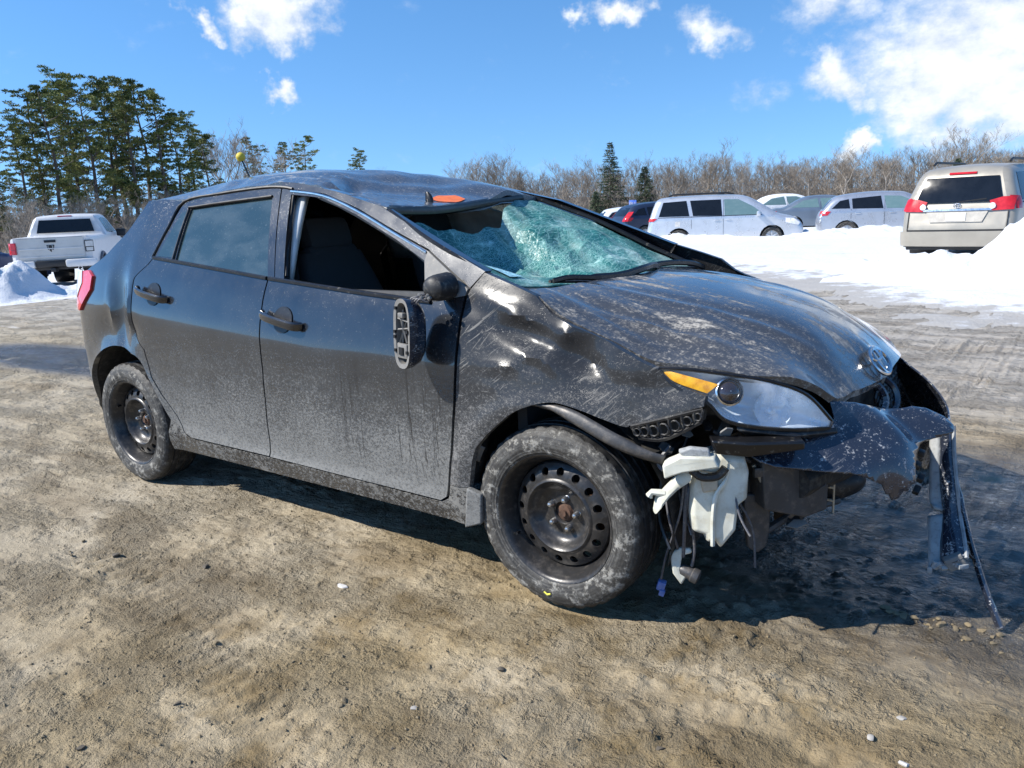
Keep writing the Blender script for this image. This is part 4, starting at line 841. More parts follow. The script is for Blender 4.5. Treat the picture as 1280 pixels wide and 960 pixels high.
# ---- smashed front end
def lerp_curve(P):
    Q = smooth_line(P, 8)
    def f(u):
        t = u*(len(Q)-1); i = min(int(t), len(Q)-2); return Q[i].lerp(Q[i+1], t-i)
    return f
def headlight(sd):
    k = lambda L: [(x, y*(-sd), z) for x, y, z in L]          # listed for the right-hand side (y < 0)
    T = lerp_curve(k([(2.955, -.80, .836), (3.05, -.775, .834), (3.165, -.72, .815), (3.247, -.655, .791), (3.32, -.585, .746), (3.378, -.53, .662)]))
    B = lerp_curve(k([(2.955, -.80, .834), (3.0, -.80, .79), (3.095, -.785, .745), (3.15, -.745, .683), (3.285, -.65, .655), (3.383, -.525, .642)]))
    bul = Vector((.55, sd*.75, .35))
    def L(u, v, d=0, b=.022): return B(u).lerp(T(u), v)+bul*(b*math.sin(math.pi*v)*math.sin(math.pi*min(1, u*1.1+.02))-d)
    lens = MB().grid(lambda u, v: L(u, v), 28, 10).build('headlight', M['lens'], HERO)
    MB().grid(lambda u, v: L(.02+.96*u, .03+.94*v, .006+.085*math.sin(math.pi*v)*math.sin(math.pi*u), 0), 24, 10).build('headlight_bowl', M['bowl'], lens)
    MB().tube([L(i/30, 1, .002) for i in range(31)]+[L(1-i/30, 0, .002) for i in range(1, 31)], .006, 5).build('headlight_rim', M['blackgloss'], lens)
    # amber turn reflector, projector, round high beam
    a = MB(); a.grid(lambda u, v: L(.06+.30*u, .12+.55*v*(1-.35*u)+.1*u, .010), 10, 4); a.build('turn_reflector', M['amber'], lens)
    c = L(.44, .50, .028); n = bul.normalized(); X = n.cross(Vector((0, 0, 1))).normalized(); Z = X.cross(n)
    ring = lambda r, d: [c+X*r*math.cos(q)+Z*r*math.sin(q)+n*d for q in [j*math.pi/10 for j in range(20)]]
    MB().loft([ring(.040, -.035), ring(.041, .012), ring(.037, .016), ring(.034, .006)], cap=False).build('projector_ring', M['chrome'], lens)
    MB().loft([ring(.034, .004), ring(.027, .016), ring(.015, .023), ring(.002, .025)], cap=False).build('projector_lens', M['projector'], lens)
    c = L(.71, .48, .075)
    MB().loft([ring(.055, .03), ring(.05, .01), ring(.03, -.01), ring(.012, -.015), ring(.012, .02), ring(.001, .025)], cap=False).build('high_beam_cup', M['bowl'], lens)
    return lens
M['bowl'] = simple('reflector_chrome', (.86, .89, .92), .25, .25, var=.1, scale=12)
M['projector'] = simple('dark_projector', (.03, .02, .018), .05, 0, scale=30, coat=1)
HL = headlight(-1); o = headlight(1); o.location = (-.09, -.05, -.11)
tag(HL, 'unbroken headlight with amber turn reflector over exposed front end')
# engine bay mass and radiator support so nothing is hollow
m = MB(); m.box((2.85, .05, .58), (.62, .8, .42), None, .06); m.box((2.75, .2, .80), (.4, .5, .06), None, .02); m.build('engine', M['frame'], HERO)
m = MB(); m.box((3.22, .05, .50), (.05, 1.05, .42), None, .01); m.build('radiator', M['liner'], HERO)
m = MB(); m.box((3.21, 0, .715), (.10, 1.15, .05), None, .012); m.box((3.10, -.60, .70), (.26, .10, .05), (0, 0, .5), .01); m.build('radiator_support', M['black'], HERO)
MB().tube(smooth_line([(3.28, -.56, .47), (3.37, -.3, .48), (3.40, 0, .48), (3.37, .3, .48), (3.28, .56, .47)], 5), .055, 10, flat=1.1).build('crash_beam', M['liner'], HERO)
MB().box((3.15, -.30, .79), (.12, .5, .03), (0, .3, 0), .01).build('hood_latch_panel', M['black'], HERO)
# under-light bracket, fender bracket, chassis rail, rod, ladder bracket, absorber
MB().plate([(3.094, -.77, .648), (3.183, -.72, .640), (3.312, -.62, .636), (3.313, -.62, .612), (3.18, -.71, .594), (3.103, -.76, .606)], .05).build('headlight_bracket', M['blackgloss'], HERO, sharp=60, bev=.006)
MB().plate([(3.16, -.73, .675), (3.30, -.635, .648), (3.385, -.50, .640), (3.36, -.45, .60), (3.2, -.6, .60)], .02).build('headlight_bracket', M['black'], HERO, sharp=60, bev=.006)
fb = MB()
U = lerp_curve([(2.885, -.845, .662), (2.98, -.83, .692), (3.09, -.80, .728)]); D = lerp_curve([(2.905, -.835, .628), (2.985, -.825, .632), (3.085, -.80, .690)])
fb.tube([U(i/12) for i in range(13)], .006, 5).tube([D(i/12) for i in range(13)], .007, 5)
for i in range(8): fb.tube([U(i/7), D(min(1, i/7+.03))], .0055, 5)
for i in range(7):
    a, b = U((i+.5)/7), D((i+.5)/7); c = a.lerp(b, .5); r = (a-b).length*.28
    fb.tube([c+Vector((r*math.cos(q), -.004, r*math.sin(q))) for q in [j*math.pi/5 for j in range(11)]], .003, 4, False)
fb.build('fender_bracket', M['black'], HERO)
MB().grid(lambda u, v: U(u).lerp(D(u), v)+Vector((0, .035, 0)), 10, 3).build('fender_bracket_web', M['liner'], HERO)
rl = MB().plate([(3.150, -.60, .56), (3.237, -.53, .53), (3.30, -.43, .50), (3.299, -.43, .375), (3.25, -.49, .36), (3.16, -.59, .40)], .09).build('chassis_rail', M['frame'], HERO, sharp=60, bev=.006)
MB().plate([(3.140, -.615, .43), (3.205, -.56, .42), (3.205, -.56, .30), (3.197, -.57, .250), (3.178, -.585, .232), (3.155, -.605, .250), (3.145, -.61, .33)], .025).build('tow_hook_plate', M['frame'], HERO, sharp=60, bev=.006)
MB().tube(smooth_line([(3.20, -.555, .29), (3.25, -.50, .325), (3.31, -.42, .345), (3.36, -.34, .35)], 4), .013, 7).build('lower_bar', M['frame'], HERO)
for (x, y, z, r) in ((3.172, -.592, .285, .016), (3.20, -.575, .42, .008), (3.26, -.515, .46, .007), (3.20, -.575, .36, .006)):
    n_ = Vector((.66, -.75, 0)).normalized(); X = n_.cross(Vector((0, 0, 1)))
    MB().tube([Vector((x, y, z))+n_*.012+X*r*math.cos(q)*.7+Vector((0, 0, r*math.sin(q))) for q in [j*math.pi/8 for j in range(17)]], .0028, 5, False).build('rail_hole_rim', M['beige'] if r > .01 else M['blackgloss'], rl)
MB().tube(smooth_line([(3.19, -.655, .535), (3.225, -.63, .45), (3.25, -.605, .405), (3.262, -.60, .398), (3.285, -.575, .415)], 4), .0065, 6).build('bent_rod', M['beige'], HERO)
lb = MB(); LA = [Vector(p) for p in ((3.318, -.475, .478), (3.366, -.425, .466), (3.367, -.425, .335), (3.316, -.475, .362))]
lb.tube(LA+[LA[0]], .0045, 5)
for t in (.35, .68): lb.tube([LA[0].lerp(LA[3], t), LA[1].lerp(LA[2], t)], .004, 5)
lb.build('ladder_bracket', M['beige'], HERO)
MB().loft([[Vector((3.34, -.385, .455))+Vector((0, 0, 0)), Vector((3.34, -.385, .32)), Vector((3.25, -.32, .33)), Vector((3.25, -.32, .46))], [Vector((3.40, -.32, .45)), Vector((3.405, -.32, .335)), Vector((3.30, -.24, .33)), Vector((3.30, -.24, .45))], [Vector((3.448, -.262, .432)), Vector((3.446, -.262, .370)), Vector((3.38, -.18, .37)), Vector((3.38, -.18, .43))]]).build('bumper_absorber', M['black'], HERO, sharp=60, subsurf=2)
# torn wheel-arch lip hanging over the tyre, and a clip of liner behind the wheel
BU = lerp_curve([(2.55, -.872, .703), (2.621, -.872, .708), (2.717, -.882, .698), (2.846, -.885, .650), (2.95, -.865, .603), (2.995, -.84, .588)]); BL = lerp_curve([(2.55, -.868, .695), (2.62, -.876, .690), (2.713, -.893, .661), (2.836, -.895, .612), (2.916, -.875, .582), (2.985, -.84, .560)])
MB().grid(lambda u, v: BU(u).lerp(BL(u), v)+Vector((0, -.006*math.sin(math.pi*v), 0)), 24, 4).build('arch_liner_strip', M['frame'], HERO, thick=.004)
MB().grid(lambda u, v: BL(u*.9+.05)+Vector((0, .02+.16*v, -.01+.03*v)), 16, 4).build('arch_liner_flap', M['liner'], HERO, thick=.004)
def arcpt(a, r, y): return Vector((2.6+r*math.cos(a), y, .33+r*math.sin(a)))
MB().grid(lambda u, v: arcpt(math.pi*(1.04-.28*u), .372-.03*v*math.sin(math.pi*u), -.845+.05*v), 14, 3).build('arch_liner_edge', M['liner'], HERO, thick=.004)
MB().grid(lambda u, v: arcpt(math.pi*(.88-.06*u), .372-.035*v, -.852+.02*v), 6, 2).build('torn_liner_tab', M['grey'], HERO, thick=.003)
m = MB().plate([(2.262, -.862, .372), (2.318, -.85, .352), (2.312, -.85, .245), (2.245, -.862, .222)], .03); m.build('sill_end_cap', M['side'], HERO, sharp=60, bev=.006)
for i in range(4): MB().tube([(2.30+.02*i, -.83, .25), (2.303+.02*i, -.83, .21-.02*(i % 2))], [.004, .001], 5).build('icicle', M['grey'], HERO)
# washer tank, its broken neck, bracket, dangling lamp, plug, wires
W = [(3.039, -.765, .524), (3.066, -.765, .575), (3.12, -.735, .592), (3.177, -.705, .583), (3.190, -.70, .538), (3.186, -.70, .45), (3.168, -.72, .434), (3.163, -.73, .351), (3.124, -.745, .292), (3.110, -.752, .316), (3.087, -.755, .306), (3.080, -.755, .33), (3.045, -.765, .338), (3.037, -.77, .395)]
wv_ = [Vector(p) for p in W]; cen = sum(wv_, Vector())/len(wv_); nf = Vector((.55, -.83, .05)).normalized()
rings = [[p+(cen-p)*.12+nf*.030+Vector((0, 0, .0)) for p in wv_], [p+(cen-p)*.03+nf*.018 for p in wv_], [p.copy() for p in wv_], [p-nf*.07 for p in wv_], [p+(cen-p)*.08-nf*.11 for p in wv_]]
tank = MB().loft(rings).build('washer_tank', M['white_plastic'], HERO, sharp=60, bev=.006)
MB().tube(smooth_line([(3.155, -.762, .57), (3.15, -.765, .52), (3.125, -.782, .47), (3.118, -.785, .40), (3.118, -.785, .31)], 4), [.004]*5+[.007]*12, 6).build('tank_rib', M['white_plastic'], tank)
MB().plate([(3.075, -.80, .545), (3.125, -.775, .535), (3.128, -.775, .485), (3.09, -.795, .475)], .01).build('tank_recess', M['beige'], tank, sharp=60, bev=.006)
m = MB().loft([[Vector(c)+Vector((a*math.cos(q)*.8, -a*.5*math.cos(q), a*math.sin(q))) for q in [j*math.pi/5 for j in range(10)]] for c, a in (((3.045, -.80, .52), .020), ((3.01, -.81, .492), .021), ((2.985, -.82, .462), .020), ((2.962, -.825, .43), .022), ((2.952, -.825, .405), .013))])
m.tube([(2.985, -.82, .462), (2.945, -.83, .462), (2.936, -.832, .448)], [.012, .010, .012], 8); m.build('tank_neck', M['white_plastic'], HERO)
MB().plate([(2.985, -.83, .572), (3.041, -.83, .603), (3.127, -.79, .603), (3.142, -.785, .575), (3.045, -.82, .556), (2.992, -.83, .530)], .05).build('plastic_shelf', M['white_plastic'], HERO, sharp=60, bev=.006)
m = MB(); m.plate([(3.03, -.835, .612), (3.065, -.83, .625), (3.11, -.80, .618), (3.118, -.80, .592), (3.05, -.83, .588)], .03); m.build('broken_bracket', M['foam'], HERO, sharp=60, bev=.006)
MB().tube(smooth_line([(3.06, -.81, .545), (3.09, -.80, .525), (3.13, -.785, .53), (3.15, -.775, .555)], 4), .013, 7).build('hose', M['black'], HERO)
MB().box((3.205, -.655, .515), (.03, .02, .03), (0, 0, .8), .004).build('mounting_tab', M['frame'], HERO)
H = [(2.962, -.745, .242), (2.995, -.735, .262), (3.024, -.725, .262), (3.029, -.725, .248), (3.0, -.735, .236), (2.995, -.74, .190), (3.018, -.735, .175), (3.002, -.745, .142), (2.978, -.755, .180)]
hn = MB().plate(H, .022).build('lamp_bracket', M['white_plastic'], HERO, sharp=60, bev=.006)
d = Vector((.9, .15, -.35)).normalized(); c = Vector((3.005, -.745, .190)); X = d.orthogonal().normalized(); Y = d.cross(X)
MB().loft([[c+d*h+X*r*math.cos(q)+Y*r*math.sin(q) for q in [j*math.pi/8 for j in range(16)]] for h, r in ((-.01, .012), (0, .019), (.03, .020), (.034, .024), (.052, .024), (.055, .019), (.058, .004))]).build('fog_lamp', M['frame'], HERO)
MB().tube(smooth_line([(3.03, -.79, .52), (3.013, -.78, .39), (2.964, -.77, .244), (2.94, -.76, .147)], 5), .0035, 5).build('wire', M['wire'], HERO)
MB().tube(smooth_line([(3.028, -.775, .50), (3.021, -.765, .362), (3.010, -.75, .236)], 5), .006, 6).build('wire', M['wire'], HERO)
MB().tube(smooth_line([(3.036, -.76, .40), (3.042, -.74, .27), (3.033, -.738, .205)], 5), .005, 6).build('wire', M['wire'], HERO)
MB().tube(smooth_line([(2.985, -.79, .60), (2.96, -.82, .555), (2.985, -.83, .535), (2.95, -.80, .55)], 4), .006, 5).build('wire', M['wire'], HERO)
m = MB().box((2.938, -.755, .124), (.026, .022, .034), (.2, .3, .4), .004); m.box((2.941, -.757, .100), (.018, .016, .022), (.2, .3, .4), .003); m.build('wire_plug', M['blueplug'], HERO)
MB().box((2.97, -.65, .30), (.05, .04, .02), (.3, .2, .1), .006).tube([(2.97, -.65, .3), (2.9, -.62, .27)], .012, 6).build('torn_mount', M['frame'], HERO)
# bumper cover: torn near flap, far half, grille
FLC = [(-.70, .587, 3.174), (-.61, .604, 3.276), (-.52, .621, 3.353), (-.42, .628, 3.438), (-.34, .62, 3.495), (-.2, .612, 3.566), (-.15, .586, 3.64),
       (-.47, .70, 3.362), (-.39, .685, 3.402), (-.30, .652, 3.453), (-.22, .625, 3.505), (-.15, .636, 3.553), (-.71, .553, 3.262), (-.63, .535, 3.34), (-.57, .526, 3.441), (-.52, .50, 3.481), (-.48, .474, 3.516), (-.46, .426, 3.538), (-.43, .454, 3.563), (-.40, .484, 3.576), (-.33, .537, 3.569), (-.24, .554, 3.592), (-.45, .56, 3.505), (-.36, .58, 3.535)]
ff = tps(FLC, 3e-5)
flap = panel('bumper_flap', [[(-.70, .587), (-.61, .606), (-.535, .624), (-.485, .655), (-.475, .705), (-.43, .697), (-.39, .687), (-.345, .670), (-.30, .655), (-.255, .640), (-.215, .637), (-.18, .640), (-.148, .630), (-.135, .607), (-.148, .585), (-.175, .568), (-.24, .554), (-.29, .549), (-.33, .537), (-.37, .51), (-.39, .487), (-.398, .465), (-.415, .464), (-.425, .445), (-.434, .449), (-.445, .428), (-.46, .424), (-.467, .444), (-.475, .445), (-.483, .474), (-.52, .50), (-.57, .522), (-.63, .533), (-.70, .551), (-.712, .565)]],
              lambda y, z: (ff(y, z)+.004*math.sin(40*y+25*z)*.6, y, z), .014, M['bumper'], HERO, 0, thick=.006)
tag(flap, 'torn bumper cover piece bent forward, ragged along its lower edge')
BC = [(-.05, .66, 3.45), (0, .55, 3.605), (0, .45, 3.60), (.15, .60, 3.57), (.3, .69, 3.43), (.3, .62, 3.52), (.3, .55, 3.565), (.3, .4, 3.56), (.6, .67, 3.27), (.6, .6, 3.36), (.6, .5, 3.42), (.6, .3, 3.42), (.85, .62, 2.92), (.85, .45, 2.98), (.85, .3, 2.98), (.3, .25, 3.52), (.75, .5, 3.27), (.75, .66, 3.12)]
bf = tps(BC, 1e-4)
panel('bumper_cover', [[(-.135, .60), (-.06, .54), (.0, .47), (.06, .38), (.15, .30), (.3, .22), (.6, .2), (.85, .25), (.87, .45), (.86, .62), (.75, .70), (.6, .695), (.48, .70), (.38, .695), (.30, .675), (.24, .63), (.20, .57), (.10, .55), (.0, .56), (-.08, .595)]],
      lambda y, z: (bf(y, z), y, z), .025, M['bumper'], HERO, 0, thick=.006)
gm = MB()
for i in range(7):
    y = -.08+.055*i
    for j in range(4):
        z = .575+.032*j; r = .019; yy = y+(.0275 if j % 2 else 0)
        gm.tube([Vector((3.405+.02*math.cos(3*yy)-(z-.57)*.25, yy+r*1.25*math.cos(q), z+r*math.sin(q))) for q in [k*math.pi/3 for k in range(7)]], .005, 4, False)
gm.build('grille_mesh', M['black'], HERO)
MB().tube(smooth_line([(3.38, -.07, .70), (3.415, -.055, .66), (3.43, -.055, .62), (3.425, -.10, .585), (3.40, -.2, .58)], 4), .013, 6, flat=.6).build('grille_surround', M['bumper'], HERO)
MB().tube(smooth_line([(3.40, .01, .695), (3.44, .02, .655), (3.455, .01, .61), (3.45, -.03, .575)], 4), .011, 6, flat=.6).build('grille_surround', M['bumper'], HERO)
MB().grid(lambda u, v: (3.365, -.3+.65*u, .53+.17*v), 6, 3).build('grille_backing', M['liner'], HERO, thick=.004)
# hanging strip of bumper with foam, ripped end and the long lower trim reaching the ground
SL = lerp_curve([(3.598, -.05, .517), (3.611, -.09, .41), (3.633, -.14, .321), (3.640, -.17, .292), (3.648, -.24, .225), (3.660, -.29, .175)]); SR = lerp_curve([(3.633, -.05, .56), (3.646, -.09, .47), (3.667, -.14, .381), (3.685, -.17, .301), (3.707, -.24, .254), (3.722, -.29, .215)])
st = MB().grid(lambda u, v: SL(u).lerp(SR(u), v)+Vector((.0, -.012*math.sin(math.pi*v), 0)), 30, 6).build('hanging_bumper_strip', M['bumper'], HERO, thick=.005)
MB().tube([SR(i/20)+Vector((.004, 0, 0)) for i in range(21)], .006, 5).build('strip_edge', M['foam'], st)
FL = lerp_curve([(3.575, -.05, .50), (3.587, -.09, .40), (3.597, -.13, .31), (3.615, -.16, .298)]); FR = lerp_curve([(3.604, -.05, .52), (3.617, -.09, .405), (3.634, -.13, .317), (3.640, -.16, .29)])
MB().grid(lambda u, v: FL(u).lerp(FR(u), v)+Vector((-.004, .004, .012)), 16, 3).build('foam_layer', M['foam'], st, thick=.014)
LL = lerp_curve([(3.599, -.17, .280), (3.615, -.24, .217), (3.627, -.29, .153)]); LR = lerp_curve([(3.642, -.17, .295), (3.652, -.24, .225), (3.663, -.29, .165)])
MB().grid(lambda u, v: LL(u).lerp(LR(u), v)+Vector((-.002, .004, 0)), 12, 3).build('foam_layer', M['foam'], st, thick=.01)
m = MB()
for k in range(9):
    m.box((3.63+.011*k, -.292+.003*(k % 2), .155+.005*((k*7) % 4)+.004*k), (.014, .012, .02+.006*(k % 3)), (.3*k, .2*k, .4*k), .002)
m.build('ripped_end', M['foam'], st)
MB().box((3.695, -.285, .195), (.055, .03, .045), (.1, -.55, .3), .006).build('ripped_bracket', M['grey'], st)
TR = smooth_line([(3.653, -.10, .42), (3.676, -.13, .365), (3.695, -.16, .312), (3.735, -.2, .201), (3.781, -.24, .095), (3.828, -.28, .006)], 5)
tr = MB().tube(TR, [.009]*6+[.012]*10+[.014]*6+[.016]*4, 8, flat=.6).build('lower_trim', M['bumper'], HERO)
for k in range(6):
    t = .2+.09*k; a = SR(.38+.11*k); b = TR[int(t*len(TR))]
    MB().tube([a+Vector((.004, 0, 0)), a.lerp(b, .9)], .005, 4).build('trim_rib', M['black'], tr)
for k in range(4): MB().box((3.57-.01*(k % 2), -.2+.01*k, .50-.045*k), (.02, .03, .02), (.2*k, .3, 0), .004).build('torn_clip', M['black'], flap)

# clutter of torn plastic and loose wiring behind the wheel
rc = random.Random(31)
for k in range(20):
    a = Vector((rc.uniform(2.93, 3.17), rc.uniform(-.74, -.60), rc.uniform(.42, .64))); b = a+Vector((rc.uniform(-.06, .10), rc.uniform(-.07, .03), rc.uniform(-.26, -.08)))
    mid_ = a.lerp(b, .5)+Vector((rc.uniform(-.05, .05), rc.uniform(-.05, .02), rc.uniform(-.04, .03)))
    MB().tube(smooth_line([a, mid_, b], 6), rc.choice((.0035, .0045, .007)), 6).build('wire', M['wire'] if k % 4 else M['blackgloss'], HERO)
for k in range(26):
    c = Vector((rc.uniform(2.90, 3.15), rc.uniform(-.79, -.66), rc.uniform(.50, .66))) if k < 18 else Vector((rc.uniform(3.18, 3.36), 0, rc.uniform(.30, .50)))
    if k >= 18: c.y = -.60+(c.x-3.18)*.9-rc.uniform(.02, .06)
    n_ = rc.randint(5, 7)
    u_ = Vector((rc.gauss(0, 1), rc.gauss(0, .5), rc.gauss(0, 1))).normalized(); v_ = u_.orthogonal().normalized(); r_ = rc.uniform(.016, .042)
    MB().plate([c+(u_*math.cos(q*6.283/n_)+v_*math.sin(q*6.283/n_)*.6)*r_*rc.uniform(.5, 1.2) for q in range(n_)], .006).build('torn_plastic', rc.choice((M['black'], M['frame'], M['grey'], M['black'])), HERO, bev=.0015)
# ------------------------------------------------------------------ trees
def leaf_mat(name, a, b_, rough=.7):
    m, n, b, out = mat_new(name); tc = n.new('ShaderNodeTexCoord').outputs['Object']; oi = n.new('ShaderNodeObjectInfo').outputs['Random']
    c = n.mix(n.ramp(n.noise(tc, .9, 4, .6), .35, .65), a, b_); h = n.new('ShaderNodeHueSaturation', ins={'Color': c, 'Value': n.ramp(oi, 0, 1, .8, 1.25, False)})
    setp(n, b, base=h.outputs[0], rough=rough, spec=.25); return m
MLEAF = leaf_mat('pine_needles', (.062, .090, .024), (.185, .19, .055)); MSPR = leaf_mat('spruce_needles', (.028, .048, .028), (.075, .095, .05))
MBARK = simple('pine_bark', (.10, .08, .065), .95, scale=3, var=.35); MTWIG = leaf_mat('bare_twigs', (.165, .138, .110), (.275, .238, .195), .9); MBIRCH = simple('pale_bark', (.34, .31, .28), .9, scale=4, var=.3)
def tuft(m, c, d, L, w_, R):
    "one spray of needles: a thin bent blade"
    d = d.normalized(); s = d.cross(Vector((R.uniform(-1, 1), R.uniform(-1, 1), R.uniform(-1, 1))))
    if s.length < 1e-3: return
    s.normalize(); e = c+d*L; m.add([c-s*w_*.3, c+s*w_*.3, c+d*L*.55+s*w_, e, c+d*L*.55-s*w_], [(0, 1, 2, 3, 4)])
def pine(seed, H=13., bare=.42, spread=2.6, dens=1.):
    R = random.Random(seed); lean = R.uniform(-.5, .5); t = MB(); cr = MB()
    tp = [Vector((lean*(k/8)**2+.12*math.sin(k*1.3+seed), .1*math.cos(k+seed), H*k/8)) for k in range(9)]
    t.tube(tp, [.20*(1-k/8.6)+.02 for k in range(9)], 7)
    f = lerp_curve(tp)
    nb = int(34*dens)
    for i in range(nb):
        u = bare+(1-bare)*(i+.5*R.random())/nb; p = f(min(1, u)); a = R.uniform(0, 6.283)
        v = (u-bare)/(1-bare); ln = spread*(.35+.65*math.sin(math.pi*min(1, .25+.75*(1-v))))*R.uniform(.55, 1.15)*(1-.55*v**3)
        rise = R.uniform(-.05, .35)+.45*v; dr = Vector((math.cos(a), math.sin(a), rise)).normalized()
        pts = [p, p+dr*ln*.5, p+dr*ln+Vector((0, 0, .12*ln))]; t.tube(pts, [.045*(1-.5*v), .03, .012], 4, False)
        for k in range(R.randint(3, 5)):
            q = pts[0].lerp(pts[2], R.uniform(.45, 1.05))+Vector((R.gauss(0, .32), R.gauss(0, .32), R.gauss(.08, .14)))
            rr_ = R.uniform(.28, .55)*(1-.3*v)
            for j in range(int(50*dens)):
                d = Vector((R.gauss(0, 1), R.gauss(0, 1), R.gauss(.35, .6))).normalized()
                tuft(cr, q+Vector((d.x*rr_*R.random(), d.y*rr_*R.random(), d.z*rr_*.42*R.random())), d+Vector((0, 0, .4)), R.uniform(.12, .26), R.uniform(.025, .05), R)
    for i in range(9):                                                   # dead stubs low down
        p = f(R.uniform(.15, bare+.1)); a = R.uniform(0, 6.28); l_ = R.uniform(.4, 1.4); t.tube([p, p+Vector((math.cos(a)*l_, math.sin(a)*l_, R.uniform(-.2, .3)))], [.022, .006], 3, False)
    root = empty('pine_tree'); t.build('trunk', MBARK, root); cr.build('crown', MLEAF, root, 0); return root
def spruce(seed, H, w0):
    R = random.Random(seed); t = MB(); cr = MB(); t.tube([(0, 0, 0), (0, 0, H*.5), (0, 0, H)], [.16, .09, .015], 7)
    z = H*.10
    while z < H*.99:
        v = z/H; nb = 7
        for k in range(nb):
            a = R.uniform(0, 6.283); ln = w0*(1-v)**.85*R.uniform(.6, 1.12)+.12; dr = Vector((math.cos(a), math.sin(a), .12-.28*(1-v)))
            p = Vector((0, 0, z)); t.tube([p, p+dr*ln], [.02, .005], 3, False)
            for j in range(int(6+13*ln)):
                s = R.uniform(.12, 1.05); q = p+dr*ln*s+Vector((R.gauss(0, .07), R.gauss(0, .07), R.gauss(-.05, .06)))
                tuft(cr, q, dr+Vector((R.gauss(0, .5), R.gauss(0, .5), R.gauss(-.2, .3))), R.uniform(.16, .34), R.uniform(.03, .06), R)
        z += H*.021*R.uniform(.7, 1.3)
    root = empty('spruce_tree'); t.build('trunk', MBARK, root); cr.build('crown', MSPR, root, 0); return root
def bare(seed, H, depth=5, name='bare_tree', bark=None, lo=.3):
    R = random.Random(seed); tr = MB(); cr = MB()
    def grow(p, d, ln, r, lv):
        n = 3 if lv < 2 else 2; pts = [p]; dd = d.copy()
        for k in range(n):
            dd = (dd+Vector((R.gauss(0, .13), R.gauss(0, .13), R.gauss(.05, .06)))).normalized(); pts.append(pts[-1]+dd*ln/n)
        (tr if lv < 2 else cr).tube(pts, [r*(1-.45*k/n) for k in range(n+1)], 5 if lv < 1 else 3, False)
        if lv >= depth: return
        for k in range(R.randint(3, 4) if lv else 6):
            s = R.uniform(lo if lv == 0 else .25, 1.); i = min(int(s*n), n-1); q = pts[i].lerp(pts[i+1], s*n-i)
            a = R.uniform(0, 6.283); side_ = Vector((math.cos(a), math.sin(a), R.uniform(.25, .9))).normalized()
            grow(q, (dd*.75+side_).normalized(), ln*R.uniform(.5, .74), max(r*.52, .014), lv+1)
    grow(Vector((0, 0, 0)), Vector((R.gauss(0, .05), R.gauss(0, .05), 1)), H*.62, H*.013, 0)
    root = empty(name); tr.build('trunk', bark or MTWIG, root, 0); cr.build('crown', MTWIG, root, 0); return root
VIEW_XY, VIEW_YAW = (3.944, -2.868), rad(126.42)  # camera ground position and yaw, origin for placement by image pixel column
def ray_pos(px, dist):
    "polar placement around the camera position: image pixel column as bearing, plus distance"
    b = VIEW_YAW-math.atan((px-640)/983.6); return Vector((VIEW_XY[0]+math.cos(b)*dist, VIEW_XY[1]+math.sin(b)*dist, 0))
def tz(p): return float(terrain(np.array([p.x]), np.array([p.y]))[0])
def plant(proto, used, px, dist, s, label, group=None, dz=0, cat='tree'):
    o = proto if proto.name not in used else copy_tree(proto); used.add(proto.name)
    p = ray_pos(px, dist); o.location = (p.x, p.y, tz(p)+dz-.05); o.scale = (s, s, s); o.rotation_euler = (0, 0, rnd.uniform(0, 6.28)); return tag(o, label, cat, group)
PTOP = ([-60, 0, 20, 40, 55, 75, 105, 150, 190, 220, 240, 265, 290, 310], [95, 92, 104, 150, 145, 104, 94, 95, 102, 112, 124, 132, 160, 190])        # skyline of the stand, as image pixel columns and rows
def pine_h(px, d): return 1.35+(290.4-.0449*px-np.interp(px, *PTOP)-9)/983.6*d*math.cos(math.atan((px-640)/983.6))
PIN = [pine(1, 13, .20, 2.7, 1.25), pine(5, 13, .26, 2.4, 1.2), pine(8, 13, .16, 3.0, 1.25), pine(12, 13, .30, 2.3, 1.2)]; used = set()
# (bearing pixel, distance, height scale, prototype)
for i, (px, d, s, k) in enumerate([(-14, 52, .98, 0), (18, 55, 1.02, 2), (-40, 58, 1.0, 1), (62, 60, .98, 1), (84, 63, 1.05, 3), (104, 60, 1.04, 2), (128, 66, 1.10, 3), (150, 62, 1.07, 2), (172, 66, 1.12, 0), (196, 64, 1.06, 1), (214, 68, 1.08, 2), (232, 66, .98, 3), (252, 68, 1.0, 0), (268, 72, .98, 1), (284, 70, .84, 3), (118, 74, 1.1, 1), (180, 76, 1.15, 3)]):
    plant(PIN[k], used, px, d, pine_h(px, d)/13*rnd.uniform(.9, 1.02), 'tall pine of the dense stand behind the white pickup', 'pines behind the pickup')
for px, d, s, k in [(-30, 64, .5, 2), (30, 68, .45, 2), (78, 69, .5, 2), (136, 73, .5, 2), (188, 74, .5, 2), (240, 75, .45, 2), (262, 76, .45, 0)]:
    plant(PIN[k], used, px, d, s*.8, 'lower young pine filling the stand behind the pickup', 'young pines in the stand')
for px, d, s, k, lab in [(342, 95, .78, 2, 'round-topped pine just beyond the bare brush by the pine stand'), (378, 98, .76, 0, 'wide dense pine, paired with another in the gap of the treeline'), (402, 100, .82, 2, 'taller of two dense pines standing together in the treeline gap'), (468, 118, .80, 1, 'small isolated pine top showing over the car roof')]:
    plant(PIN[k], used, px, d, s, lab)
sp1 = spruce(3, 11.5, 3.5); plant(sp1, set(), 770, 98, .79, 'tall dark spruce rising above the bare wood'); sp2 = spruce(9, 8.5, 3.2); plant(sp2, set(), 812, 96, .70, 'shorter dark spruce beside the tall one'); sp3 = spruce(14, 6, 2.4); plant(sp3, set(), 752, 95, .55, 'small low evergreen left of the sign, under the tall spruce'); sp4 = spruce(15, 8, 2.6); plant(sp4, set(), 1192, 92, .55, 'single evergreen among bare trees above the tan minivan')
